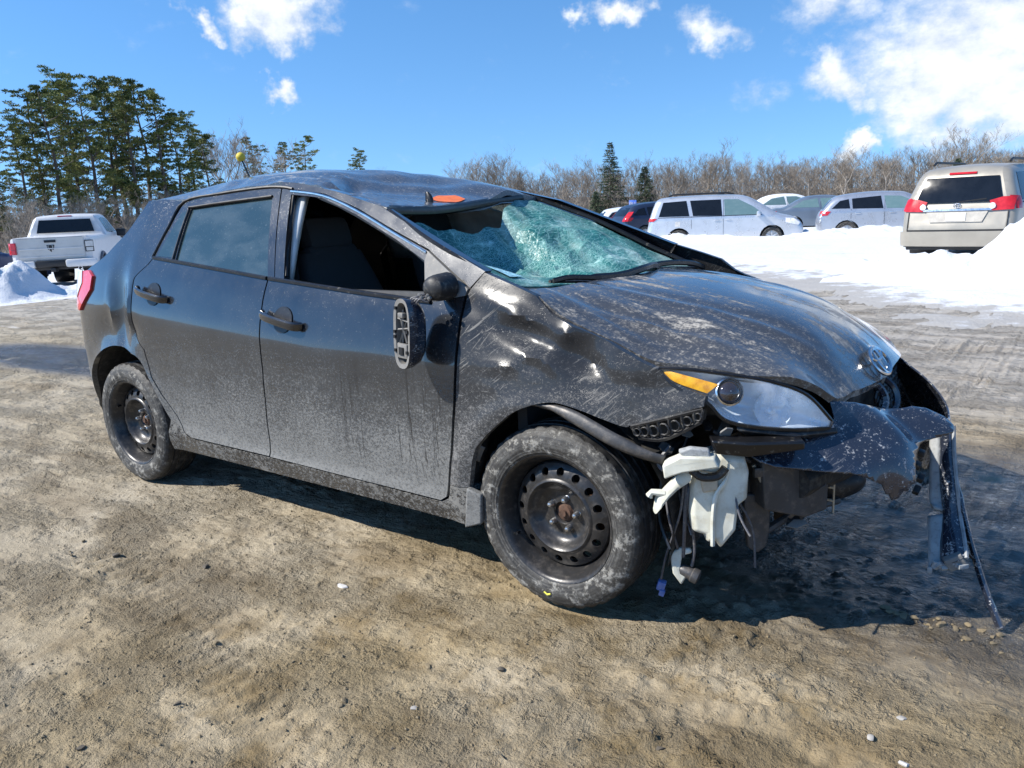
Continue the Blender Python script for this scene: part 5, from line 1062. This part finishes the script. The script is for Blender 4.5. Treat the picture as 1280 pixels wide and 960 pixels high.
BT = [bare(20+k, 11, 5) for k in range(6)]; BB = [bare(40+k, 10, 5, 'birch_tree', MBIRCH) for k in range(2)]; used2 = set()
rb = random.Random(5)
for i in range(64):
    px = 600+i*11.5+rb.uniform(-6, 6); d = rb.uniform(104, 128); tall = np.interp(px, [590, 640, 760, 900, 1000, 1150, 1290], [.74, .72, .60, .64, .58, .55, .52])
    if px > 1120: d *= .95
    plant(BT[rb.randrange(6)], used2, px, d, tall*rb.uniform(.8, 1.0), 'bare leafless tree in the front row of the brown wood', 'bare trees along the edge of the wood')
for px, d, s, k in [(845, 102, .68, 0), (655, 108, .6, 1), (1010, 100, .62, 1), (1055, 100, .7, 0), (930, 104, .6, 0), (1100, 96, .62, 1), (775, 100, .66, 1)]:
    plant(BB[k], used2, px, d, s*.85, 'pale-barked bare tree standing out before the brown wood', 'pale-barked trees before the wood')
for px, d, s, k in [(612, 116, 1.02, 1), (634, 118, .98, 4), (1180, 104, 1.0, 2), (905, 112, 1.0, 3)]:
    plant(BT[k], used2, px, d, s*.66, 'taller bare tree with spreading crown above the wood edge', 'taller bare trees at the wood')
for i, (px, d, s) in enumerate([(300, 84, .8), (312, 88, .85), (322, 86, .78), (497, 128, .62), (330, 96, .7), (45, 50, .5), (20, 48, .45), (75, 52, .48), (110, 54, .5), (150, 56, .52), (195, 58, .5), (235, 58, .48), (60, 46, .42), (128, 50, .45), (172, 53, .45), (215, 54, .45), (265, 60, .5), (282, 62, .55), (0, 46, .4), (95, 49, .42)]):
    plant(BT[i % 6], used2, px, d, s*(.6 if s < .56 else 1), 'bare scrubby tree at the foot of the pine stand' if s < .56 else 'thin bare tree in the gap beside the pine stand', 'bare scrub under the pines' if s < .56 else 'thin bare trees beside the pines')
# the depth of the wood behind the front row, and undergrowth, read as one mass
def mass(name, label, px0, px1, d0, d1, n, h0, h1, mat, seed, seg=60):
    R = random.Random(seed); m = MB()
    for i in range(n):
        p = ray_pos(R.uniform(px0, px1), R.uniform(d0, d1)); p.z = tz(p); H = R.uniform(h0, h1); m.tube([p, p+Vector((R.gauss(0, .2), R.gauss(0, .2), H*.85))], [.10, .02], 3, False)
        for k in range(seg):
            u = R.uniform(.18, 1) ; q = p+Vector((R.gauss(0, .11*H*(1.1-.6*u)), R.gauss(0, .11*H*(1.1-.6*u)), H*u*.92)); d = Vector((R.gauss(0, .5), R.gauss(0, .5), R.uniform(.3, 1))).normalized(); l_ = R.uniform(.4, 1.3)
            s = d.orthogonal().normalized()*R.uniform(.012, .028); m.add([q-s, q+s, q+d*l_], [(0, 1, 2)])
    tag(m.build(name, mat, None, 0), label, None, None, 'stuff')
mass('woodland', 'brown leafless wood stretching behind the parked cars', 560, 1480, 120, 160, 760, 4.8, 6.8, MTWIG, 3, 100)
mass('distant_wood', 'far low line of leafless wood in the gap behind the car', 310, 580, 132, 165, 190, 4.0, 5.6, MTWIG, 13, 80)
mass('undergrowth', 'grey brown brush at the foot of the pines', -120, 330, 52, 80, 300, 1.2, 3.0, MTWIG, 4, 60)
mass('thicket', 'low brown brush along the foot of the bare wood', 560, 1420, 95, 118, 260, 2.0, 4.2, MTWIG, 6, 60)
# low wooded rise that closes the horizon
xs = np.linspace(-1, 1, 160); V = []
def hills(x, y):
    d = np.hypot(x-VIEW_XY[0], y-VIEW_XY[1]); return -1.5+sstep(150, 230, d)*(4.0+2.5*vn.fbm(x*.012, y*.012, 3)*2)
hx, hy = np.meshgrid(np.linspace(-330, 160, 110), np.linspace(-40, 330, 90), indexing='ij')
MH = simple('leaf_litter_hill', (.13, .10, .085), .95, scale=.15, var=.3)
sheet('hill', np.linspace(-340, 240, 120), np.linspace(-60, 340, 90), hills, MH, 'low brown wooded rise on the horizon', lambda X, Y, Z: Z > -1.4)
# ------------------------------------------------------------------ parked vehicles
def carpaint(name, base, metal=.3, rough=.35, dirt=0): return simple(name, base, rough, metal, var=.06, scale=3, coat=.5, coatr=.3, dirt=dirt, dirtcol=(.45, .42, .38))
VG = simple('parked_car_glass', (.008, .010, .014), .08, scale=5, spec=.35); VRED = simple('tail_lamp_red', (.45, .012, .015), .2, coat=.6, scale=12); VWHT = simple('lamp_white', (.8, .78, .78), .25, coat=.5, scale=12); VBLK = simple('car_black_trim', (.012, .012, .013), .5, scale=20)
VALL = simple('alloy_wheel', (.55, .56, .58), .35, .7, scale=12); VTYR = simple('tyre_rubber', (.02, .02, .021), .8, scale=12, dirt=.4); VCHR = M['chrome']; VPLT = simple('blank_plate', (.55, .535, .51), .5, scale=14); VGG = glass_mat('parked_car_clear_glass', (.10, .17, .17), .2)
def proto_wheel(r=.34, w_=.22, spokes=6):
    m = MB(); m.lathe([(r*.62, -w_*.48), (r*.66, -w_*.5), (r*.9, -w_*.52), (r, -w_*.38), (r, w_*.38), (r*.9, w_*.5), (r*.6, w_*.5)], 28); t = m.build('wheel', VTYR)
    q = MB(); q.lathe([(r*.66, -w_*.46), (r*.60, -w_*.40), (r*.58, -w_*.2), (r*.55, .0), (.001, .0)], 28); q.lathe([(.001, -w_*.42), (r*.16, -w_*.42), (r*.18, -w_*.30)], 14)
    for k in range(spokes):
        a = 2*math.pi*k/spokes; q.box((r*.37*math.cos(a), -w_*.36, r*.37*math.sin(a)), (r*.5, w_*.12, r*.16), Matrix.Rotation(-a, 3, 'Y'), .01)
    q.build('rim', VALL, t); return t
class Veh:
    def __init__(s, name, label, cat, top, bottom, halfw, wheels, paint_, belt=1.0, rr=.11, tuck=.42, group=None, g=.07, arch=.40, step=None):
        "top: outline from rear bottom over the roof to front bottom (x,z); bottom z; wheels: axle x positions"
        s.root = tag(empty(name), label, cat, group); s.top = top; s.rr = rr; s.hw = halfw; s.belt = belt; s.tuck = tuck; s.step = step
        s.T = np.array([(p.x, p.y) for p in smooth_line([(a, b, 0) for a, b in top], 4)])
        poly = [tuple(p) for p in s.T]; x1 = poly[-1][0]; low = []
        for wx, r in sorted(wheels, reverse=True):
            low += [(wx+arch*math.cos(a), r+arch*math.sin(a)) for a in [math.asin(max(-1, min(1, (bottom-r)/arch)))+(math.pi-2*math.asin(max(-1, min(1, (bottom-r)/arch))))*k/10 for k in range(11)]]
        poly += low; s.mat = paint_
        for sd in (-1, 1):
            panel('body_side', [poly], lambda x, z, sd=sd: (x, sd*s.S(x, z), z), g, paint_, s.root, 0)
        m = MB(); N = 10; n_ = len(s.T); rows = []
        for i in range(n_):
            p = s.T[i]; t = s.T[min(i+1, n_-1)]-s.T[max(i-1, 0)]; nn = np.array([-t[1], t[0]]); nn = nn/max(1e-6, np.hypot(*nn)); sw = s.S(*p)
            rows.append([(p[0]+nn[0]*.03*(1-(2*k/N-1)**2), (2*k/N-1)*sw, p[1]+nn[1]*.03*(1-(2*k/N-1)**2)) for k in range(N+1)])
        m.add([q for r in rows for q in r], [(i*(N+1)+k, (i+1)*(N+1)+k, (i+1)*(N+1)+k+1, i*(N+1)+k+1) for i in range(n_-1) for k in range(N)]); m.build('body_top', paint_, s.root)
        MB().box((sum(p[0] for p in top)/len(top)*0+(min(s.T[:, 0])+max(s.T[:, 0]))/2, 0, bottom+.06), (max(s.T[:, 0])-min(s.T[:, 0])-.25, halfw*1.72, .12), None, .02).build('underbody', VBLK, s.root)
        for wx, r in wheels:
            for sd in (-1, 1):
                MB().lathe([(arch, -.12*sd*-1), (arch, -.30*sd*-1*-1)], 20, 'y', (wx, sd*(halfw-.16), r)).build('wheel_well', VBLK, s.root)
                wv = copy_tree(PW if r > .1 else PW); wv.parent = s.root; wv.location = (wx, sd*(halfw-.13), r); wv.rotation_euler = (0, .3*wx, 0 if sd < 0 else math.pi); k = r/.34; wv.scale = (k, 1, k)
    def S(s, x, z):
        A, B = s.T[:-1], s.T[1:]; AB = B-A; P = np.array([x, z]); t = np.clip(((P-A)*AB).sum(1)/np.maximum((AB**2).sum(1), 1e-9), 0, 1); d = float(np.min(np.hypot(*(A+AB*t[:, None]-P).T))); b = s.hw
        if z > s.belt: b -= s.tuck*(z-s.belt)
        elif z < .5: b -= .10*(.5-z)
        xm = (s.T[:, 0].min()+s.T[:, 0].max())/2; L = (s.T[:, 0].max()-s.T[:, 0].min())/2; b -= .09*abs((x-xm)/L)**4
        if d < s.rr: b -= s.rr*(1-math.sqrt(max(0, 1-(1-d/s.rr)**2)))*.9
        return b
    def side(s, name, poly, mat, off=.006, sides=(-1, 1), parent=None, rim=.01):
        out = []
        for sd in sides: out.append(panel(name, [poly], lambda x, z, sd=sd: (x, sd*(s.S(x, z)+off), z), .12, mat, parent or s.root, rim, lambda co, sd=sd: Vector((0, -sd, 0))))
        return out
    def endx(s, z, rear):
        T = s.T; mid = (T[:, 0].min()+T[:, 0].max())/2; best = None
        for i in range(len(T)-1):
            (x0, z0), (x1, z1) = T[i], T[i+1]
            if (z0-z)*(z1-z) <= 0 and abs(z1-z0) > 1e-6:
                x = x0+(x1-x0)*(z-z0)/(z1-z0)
                if best is None or (x < best if rear else x > best): best = x
        return best if best is not None else (T[:, 0].min() if rear else T[:, 0].max())
    def end(s, name, poly, mat, off=.012, rear=True, parent=None, g=.08, rim=.02):
        "panel laid on the rear (or front) face: poly in (y,z)"
        def f(y, z):
            x = s.endx(z, rear); sg = -1 if rear else 1; sw = s.S(x, z)
            if abs(y) <= sw: bul = .03*(1-(y/sw)**2)
            else:
                q = min(1, (abs(y)-sw)/(.9*s.rr)); bul = -s.rr*(1-math.sqrt(max(0, 1-q*q))); return (x+sg*(bul+off*(1-.6*q)), y+math.copysign(off*q, y), z)
            return (x+sg*(bul+off), y, z)
        return panel(name, [poly], f, g, mat, parent or s.root, rim, Vector((1 if rear else -1, 0, 0)))
    def place(s, loc, yaw): s.root.location = loc; s.root.rotation_euler = (0, 0, yaw); return s
PW = proto_wheel()
def mirror_y(P): return [(-y, z) for y, z in P][::-1]
VAN = [(-2.52, .35), (-2.56, .62), (-2.52, .85), (-2.47, 1.08), (-2.36, 1.42), (-2.22, 1.66), (-1.9, 1.74), (-1.0, 1.77), (.2, 1.75), (.75, 1.67), (1.25, 1.40), (1.72, 1.10), (2.2, .96), (2.44, .80), (2.53, .58), (2.50, .30)]
def minivan(name, label, paint_, group=None, g=.07):
    v = Veh(name, label, 'minivan', VAN, .28, .99, [(-1.5, .34), (1.53, .34)], paint_, 1.05, .14, .36, group, g)
    v.side('side_window', [(-2.17, 1.13), (-2.02, 1.60), (-1.25, 1.63), (-1.15, 1.12)], VG); v.side('side_window', [(-1.03, 1.12), (-1.13, 1.63), (-.12, 1.63), (-.08, 1.10)], VG)
    v.side('side_window', [(.0, 1.10), (-.02, 1.63), (.45, 1.61), (.92, 1.36), (1.18, 1.15), (1.15, 1.10)], VGG); v.side('belt_line', [(-2.2, 1.085), (-2.2, 1.105), (1.2, 1.095), (1.2, 1.075)], VBLK, .004)
    v.side('door_gap', [(-.045, .42), (-.045, 1.62), (-.035, 1.62), (-.035, .42)], VBLK, .004); v.side('door_gap', [(-1.09, .70), (-1.09, 1.1), (-1.08, 1.1), (-1.08, .70)], VBLK, .004); v.side('sill_strip', [(-1.05, .30), (-1.05, .37), (1.1, .37), (1.1, .30)], VBLK, .004)
    for x in (-.26, .12):
        for sd in (-1, 1): MB().box((x, sd*(v.S(x, .96)+.02), .96), (.17, .03, .035), None, .01).build('door_handle', paint_, v.root)
    for sd in (-1, 1):
        MB().box((1.08, sd*1.09, 1.12), (.12, .22, .17), None, .04).build('door_mirror', paint_, v.root); MB().tube([(-1.85, sd*.62, 1.80), (-1.7, sd*.62, 1.85), (.1, sd*.62, 1.85), (.3, sd*.62, 1.79)], .022, 6).build('roof_rail', VBLK, v.root)
    v.end('windshield', [(-.62, 1.14), (-.52, 1.60), (.52, 1.60), (.62, 1.14)], VG, .014, False); v.end('grille', [(-.5, .62), (-.5, .80), (.5, .80), (.5, .62)], VBLK, .012, False)
    for sd in (-1, 1): v.side('head_lamp', [(1.95, .80), (1.95, .95), (2.2, .93), (2.42, .78), (2.35, .70)], VWHT, .01, (sd,))
    v.end('rear_window', [(-.70, 1.12), (-.58, 1.56), (.58, 1.56), (.70, 1.12)], VG, .03)
    return v
# tan minivan, seen from behind
v = minivan('minivan', 'tan minivan with large red tail lights, parked rear towards the lane', carpaint('tan_paint', (.345, .315, .26), .3, .4, 0), None, .035)
for P in ([(-.86, .98), (-.86, 1.20), (-.70, 1.20), (-.50, 1.14), (-.56, .97)],):
    for Q in (P, mirror_y(P)):
        tl = v.end('tail_light', Q, VRED, .03, g=.05); cy = sum(q[0] for q in Q)/len(Q)*.80; MB().lathe([(.001, -.06), (.05, -.058), (.055, -.03)], 16, 'x', (v.endx(1.03, True)-.015, cy, 1.05)).build('reverse_lens', VWHT, tl)
for sd in (-1, 1): v.side('tail_light_side', [(-2.49, .99), (-2.44, 1.22), (-2.22, 1.20), (-2.26, .99)], VRED, .02, (sd,))
v.end('bumper', [(-.88, .33), (-.88, .62), (.88, .62), (.88, .33)], v.mat, .06, g=.06, rim=.09); v.end('bumper_gap', [(-.80, .615), (-.80, .65), (.80, .65), (.80, .615)], VBLK, .02)
v.end('licence_plate_recess', [(-.42, .78), (-.50, .97), (.50, .97), (.42, .78)], simple('plate_recess', (.38, .355, .31), .5, scale=10), .02, rim=.01); v.end('licence_plate', [(-.16, .80), (-.16, .94), (.16, .94), (.16, .80)], VPLT, .03)
v.end('chrome_bar', [(-.55, .975), (-.55, 1.01), (.55, 1.01), (.55, .975)], VCHR, .04); v.end('brake_lamp', [(-.22, 1.61), (-.22, 1.645), (.22, 1.645), (.22, 1.61)], VRED, .03)
badge((v.endx(1.06, True)-.045, 0, 1.065), (-1, 0, .2), (0, 0, 1), .06, VCHR, v.root); MB().tube([(v.endx(1.12, True)-.05, -.02, 1.13), (v.endx(1.15, True)-.045, -.45, 1.17)], .012, 5).build('rear_wiper', VBLK, v.root)
for sd in (-1, 1): v.end('hatch_gap', [(sd*.80-.006, .64), (sd*.80-.006, .96), (sd*.80+.006, .96), (sd*.80+.006, .64)], VBLK, .014)
v.place((2.30, 15.9, -.04), rad(82))
# silver minivan, seen from its right side
v = minivan('minivan', 'silver minivan parked broadside behind the snow berm', carpaint('silver_paint', (.60, .62, .65), .6, .3))
v.side('tail_light', [(-2.52, .98), (-2.48, 1.10), (-2.22, 1.07), (-2.34, .98)], VRED, .015); v.end('bumper', [(-.88, .33), (-.88, .62), (.88, .62), (.88, .33)], v.mat, .05, rim=.07)
v.side('fuel_door', [(-1.62, .78), (-1.62, .94), (-1.46, .94), (-1.46, .78)], VPLT, .004); MB().box((-.1, 0, 1.80), (.25, .1, .06), None, .02).build('roof_pod', VBLK, v.root)
def right_dir(px): return VIEW_YAW-math.atan((px-640)/983.6)-math.pi/2
def spot(px, d, z=0.): p = ray_pos(px, d); return (p.x, p.y, tz(p)+z)
v.place(spot(908, 28.8, -.30), right_dir(905)+.04)
# crossovers / SUVs
SUVT = [(-2.28, .40), (-2.33, .65), (-2.27, .95), (-2.16, 1.12), (-1.86, 1.46), (-1.55, 1.57), (-.7, 1.645), (.2, 1.62), (.55, 1.53), (1.05, 1.24), (1.40, 1.06), (1.95, .96), (2.22, .80), (2.30, .58), (2.26, .36)]
def suv(name, label, paint_, cat='suv', group=None, glass=None):
    v = Veh(name, label, cat, SUVT, .32, .93, [(-1.38, .36), (1.37, .36)], paint_, 1.05, .14, .42, group)
    v.side('side_window', [(-1.88, 1.15), (-1.62, 1.40), (-1.35, 1.45), (-1.30, 1.14)], VG); v.side('side_window', [(-1.22, 1.13), (-1.25, 1.46), (-.36, 1.52), (-.28, 1.11)], VG); v.side('side_window', [(-.18, 1.11), (-.26, 1.52), (.25, 1.49), (.72, 1.28), (.95, 1.11), (.9, 1.08)], glass or VGG)
    v.side('door_gap', [(-.24, .45), (-.24, 1.50), (-.23, 1.50), (-.23, .45)], VBLK, .004); v.side('door_gap', [(-1.27, .8), (-1.27, 1.12), (-1.26, 1.12), (-1.26, .8)], VBLK, .004); v.side('sill_strip', [(-.95, .34), (-.95, .42), (.95, .42), (.95, .34)], VBLK, .004)
    v.side('tail_light', [(-2.28, .92), (-2.22, 1.09), (-1.90, 1.06), (-2.0, .93)], VRED, .015); v.end('rear_window', [(-.62, 1.14), (-.52, 1.46), (.52, 1.46), (.62, 1.14)], VG, .014); v.end('windshield', [(-.62, 1.10), (-.50, 1.46), (.50, 1.46), (.62, 1.10)], VG, .014, False)
    for x in (-1.05, .0):
        for sd in (-1, 1): MB().box((x, sd*(v.S(x, .98)+.02), .98), (.18, .03, .035), None, .01).build('door_handle', VCHR, v.root)
    for sd in (-1, 1): MB().box((.86, sd*1.0, 1.12), (.12, .2, .15), None, .04).build('door_mirror', paint_, v.root); v.side('head_lamp', [(1.75, .80), (1.75, .93), (2.05, .90), (2.2, .76), (2.1, .70)], VWHT, .01, (sd,))
    return v
v = suv('crossover', 'silver grey crossover parked behind the snow berm beside the tan minivan', carpaint('silver_blue_paint', (.40, .43, .48), .6, .3)); v.place(spot(1112, 30.5, -.30), right_dir(1112)+.10)
v = suv('suv', 'dark blue suv with red tail light half hidden behind the silver minivan', carpaint('dark_blue_paint', (.02, .03, .06), .3)); v.place(spot(838, 35, -.28), right_dir(836)+.45)
v.end('tail_light', [(-.86, .92), (-.86, 1.3), (-.70, 1.3), (-.66, .92)], VRED, .03); v.end('tail_light', [(.66, .92), (.70, 1.3), (.86, 1.3), (.86, .92)], VRED, .03)
v = suv('suv', 'white suv beyond the dark blue suv, below the blue sign', carpaint('white_paint', (.72, .73, .74), .1)); v.place(spot(805, 43, -.25), right_dir(803)+.25)
# sedans
SEDT = [(-2.32, .36), (-2.36, .60), (-2.30, .86), (-2.1, .98), (-1.70, 1.02), (-1.05, 1.36), (-.55, 1.45), (.1, 1.44), (.5, 1.33), (1.15, 1.0), (1.7, .90), (2.15, .76), (2.28, .55), (2.25, .33)]
def sedan(name, label, paint_, group=None):
    v = Veh(name, label, 'car', SEDT, .27, .89, [(-1.35, .32), (1.35, .32)], paint_, .95, .13, .48, group, arch=.37)
    v.side('side_window', [(-1.45, 1.02), (-1.0, 1.29), (-.45, 1.36), (-.38, 1.0)], VGG); v.side('side_window', [(-.28, 1.0), (-.35, 1.36), (.1, 1.35), (.55, 1.18), (.78, 1.0)], VGG); v.side('door_gap', [(-.33, .4), (-.33, 1.3), (-.32, 1.3), (-.32, .4)], VBLK, .004)
    v.side('tail_light', [(-2.32, .74), (-2.28, .90), (-2.02, .90), (-2.1, .74)], VRED, .015); v.end('windshield', [(-.58, 1.02), (-.5, 1.32), (.5, 1.32), (.58, 1.02)], VG, .014, False); v.end('rear_window', [(-.58, 1.04), (-.5, 1.32), (.5, 1.32), (.58, 1.04)], VG, .014)
    for sd in (-1, 1): v.side('head_lamp', [(1.8, .68), (1.8, .82), (2.1, .76), (2.2, .64)], VWHT, .01, (sd,)); MB().box((.68, sd*.98, 1.0), (.12, .18, .13), None, .04).build('door_mirror', paint_, v.root)
    return v
v = sedan('sedan', 'grey blue sedan in the gap between silver minivan and crossover', carpaint('slate_paint', (.16, .20, .25), .5)); v.place(spot(1035, 36, -.15), right_dir(1030)+.1)
v = sedan('sedan', 'car covered in snow in front of the grey blue sedan', MS); v.place(spot(988, 39, -.02), right_dir(985)+.3)
v = sedan('sedan', 'dark blue car at the pickup tailgate behind the snow pile', carpaint('navy_paint', (.02, .035, .09), .3)); v.place(spot(-42, 27, .05), right_dir(0)+.2)
v = sedan('sedan', 'steel blue car mostly cut off beyond the tall snow bank', carpaint('steel_blue_paint', (.13, .20, .32), .5)); v.place((7.05, 10.3, .25), rad(12))
# pickup, seen from behind on its right
TRK = [(-2.85, .62), (-2.88, .80), (-2.86, 1.30), (-2.80, 1.355), (-2.0, 1.36), (-1.0, 1.37), (-.82, 1.40), (-.72, 1.82), (-.55, 1.90), (.3, 1.93), (.75, 1.88), (1.35, 1.40), (1.6, 1.30), (2.5, 1.22), (2.75, 1.05), (2.83, .70), (2.80, .50)]
PWHITE = carpaint('pickup_white', (.60, .60, .60), .05, .4, .3)
v = Veh('pickup_truck', 'white pickup truck with dented bumper parked by the pine stand', 'pickup', TRK, .52, 1.0, [(-1.75, .40), (1.85, .40)], PWHITE, 1.35, .08, .42, None, arch=.47)
v.side('side_window', [(-.45, 1.42), (-.5, 1.80), (.02, 1.83), (.06, 1.40)], VG); v.side('side_window', [(.15, 1.40), (.12, 1.83), (.62, 1.80), (1.02, 1.42)], VG); v.end('tailgate', [(-.76, .80), (-.76, 1.33), (.76, 1.33), (.76, .80)], carpaint('dirty_white', (.50, .49, .46), .05, .5, .4), .025)
for z in (.86, 1.06): v.end('tailgate_crease', [(-.74, z), (-.74, z+.02), (.74, z+.02), (.74, z)], PWHITE, .04)
for sg in (-1, 1):
    y0 = sg*.86; tl = v.end('tail_light', [(y0-.08, .95), (y0-.08, 1.24), (y0+.08, 1.24), (y0+.08, .95)] if sg < 0 else [(y0-.08, .95), (y0-.08, 1.24), (y0+.08, 1.24), (y0+.08, .95)], VBLK if sg < 0 else VRED, .03, g=.05)
    v.end('tail_lens', [(y0-.06, 1.08), (y0-.06, 1.22), (y0+.06, 1.22), (y0+.06, 1.08)], VPLT if sg < 0 else VRED, .045, parent=tl); v.end('tail_lens', [(y0-.05, .97), (y0-.05, 1.06), (y0+.05, 1.06), (y0+.05, .97)], VPLT if sg < 0 else VRED, .045, parent=tl)
v.end('tailgate_handle', [(-.13, 1.22), (-.13, 1.28), (.13, 1.28), (.13, 1.22)], VBLK, .045)
m = MB(); xe = v.endx(1.1, True)-.06
m.plate([(xe, -.09, 1.16), (xe, .09, 1.16), (xe, .075, 1.06), (xe, 0, .98), (xe, -.075, 1.06)], .012); em = m.build('tailgate_emblem', VBLK, v.root)
for sg in (-1, 1): MB().tube([(xe-.01, sg*.025, 1.0), (xe-.012, sg*.03, 1.06), (xe-.012, sg*.06, 1.12), (xe-.012, sg*.035, 1.145)], .009, 5).build('emblem_horn', VCHR, em)
bp_ = MB(); bp_.box((-2.95, -.66, .68), (.22, .72, .20), (0, 0, .06), .05); bp_.build('rear_bumper', PWHITE, v.root); MB().box((-2.95, .70, .68), (.22, .62, .18), (0, 0, -.04), .05).build('rear_bumper', PWHITE, v.root); MB().box((-2.93, .04, .69), (.20, .70, .17), None, .03).build('bumper_step', VBLK, v.root)
MB().lathe([(.04, 0), (.055, 0), (.055, .2), (.04, .2)], 14, 'x', (-3.0, -.62, .54), True).build('exhaust_tip', VCHR, v.root); MB().box((-2.9, 0, .53), (.3, .12, .10), None, .01).build('tow_hitch', VBLK, v.root)
rw = MB().add([(-.875, -.72, 1.45), (-.875, .72, 1.45), (-.79, .64, 1.80), (-.79, -.64, 1.80)], [(0, 1, 2, 3)]); rw.build('rear_window', VG, v.root); MB().box((-.70, 0, 1.885), (.05, .36, .045), None, .01).build('brake_lamp', VRED, v.root)
for sd in (-1, 1):
    MB().tube([(-1.75+.49*math.cos(a), sd*1.0, .40+.49*math.sin(a)) for a in [math.pi*(.03+.94*k/14) for k in range(15)]], .035, 6).build('wheel_arch_flare', simple('flare_grey', (.15, .14, .15), .6), v.root); MB().box((.9, sd*1.15, 1.38), (.12, .26, .22), None, .04).build('door_mirror', VBLK, v.root)
v.place(spot(112, 26.4, .10), rad(144))
for w_ in [PW]+list(PW.children): bpy.data.objects.remove(w_)
# blue yard sign on a post
p = ray_pos(797, 47); sg = tag(empty('yard_sign', (p.x, p.y, tz(p))), 'small blue square sign with white figures on a post', 'sign'); sg.rotation_euler = (0, 0, right_dir(797))
MB().tube([(0, 0, 0), (0, 0, 1.45)], .025, 6).build('post', VCHR, sg); bd = MB().box((0, -.03, 1.62), (.42, .02, .42), None, .01).build('board', simple('sign_blue', (.10, .20, .62), .5), sg)
m = None
for i, segs in enumerate([[(-.03, .05, .03, .05), (-.03, 0, .03, 0), (-.03, -.05, .03, -.05), (-.03, .05, -.03, -.05), (.03, .05, .03, -.05)], [(0, .05, 0, -.05)], [(0, .05, 0, -.05)]]):
    m = MB()
    for x0, z0, x1, z1 in segs: m.tube([(-.11+.12*i+x0*1.4, -.045, 1.62+z0*1.8), (-.11+.12*i+x1*1.4, -.045, 1.62+z1*1.8)], .014, 4)
    m.build('figure', VPLT, bd)
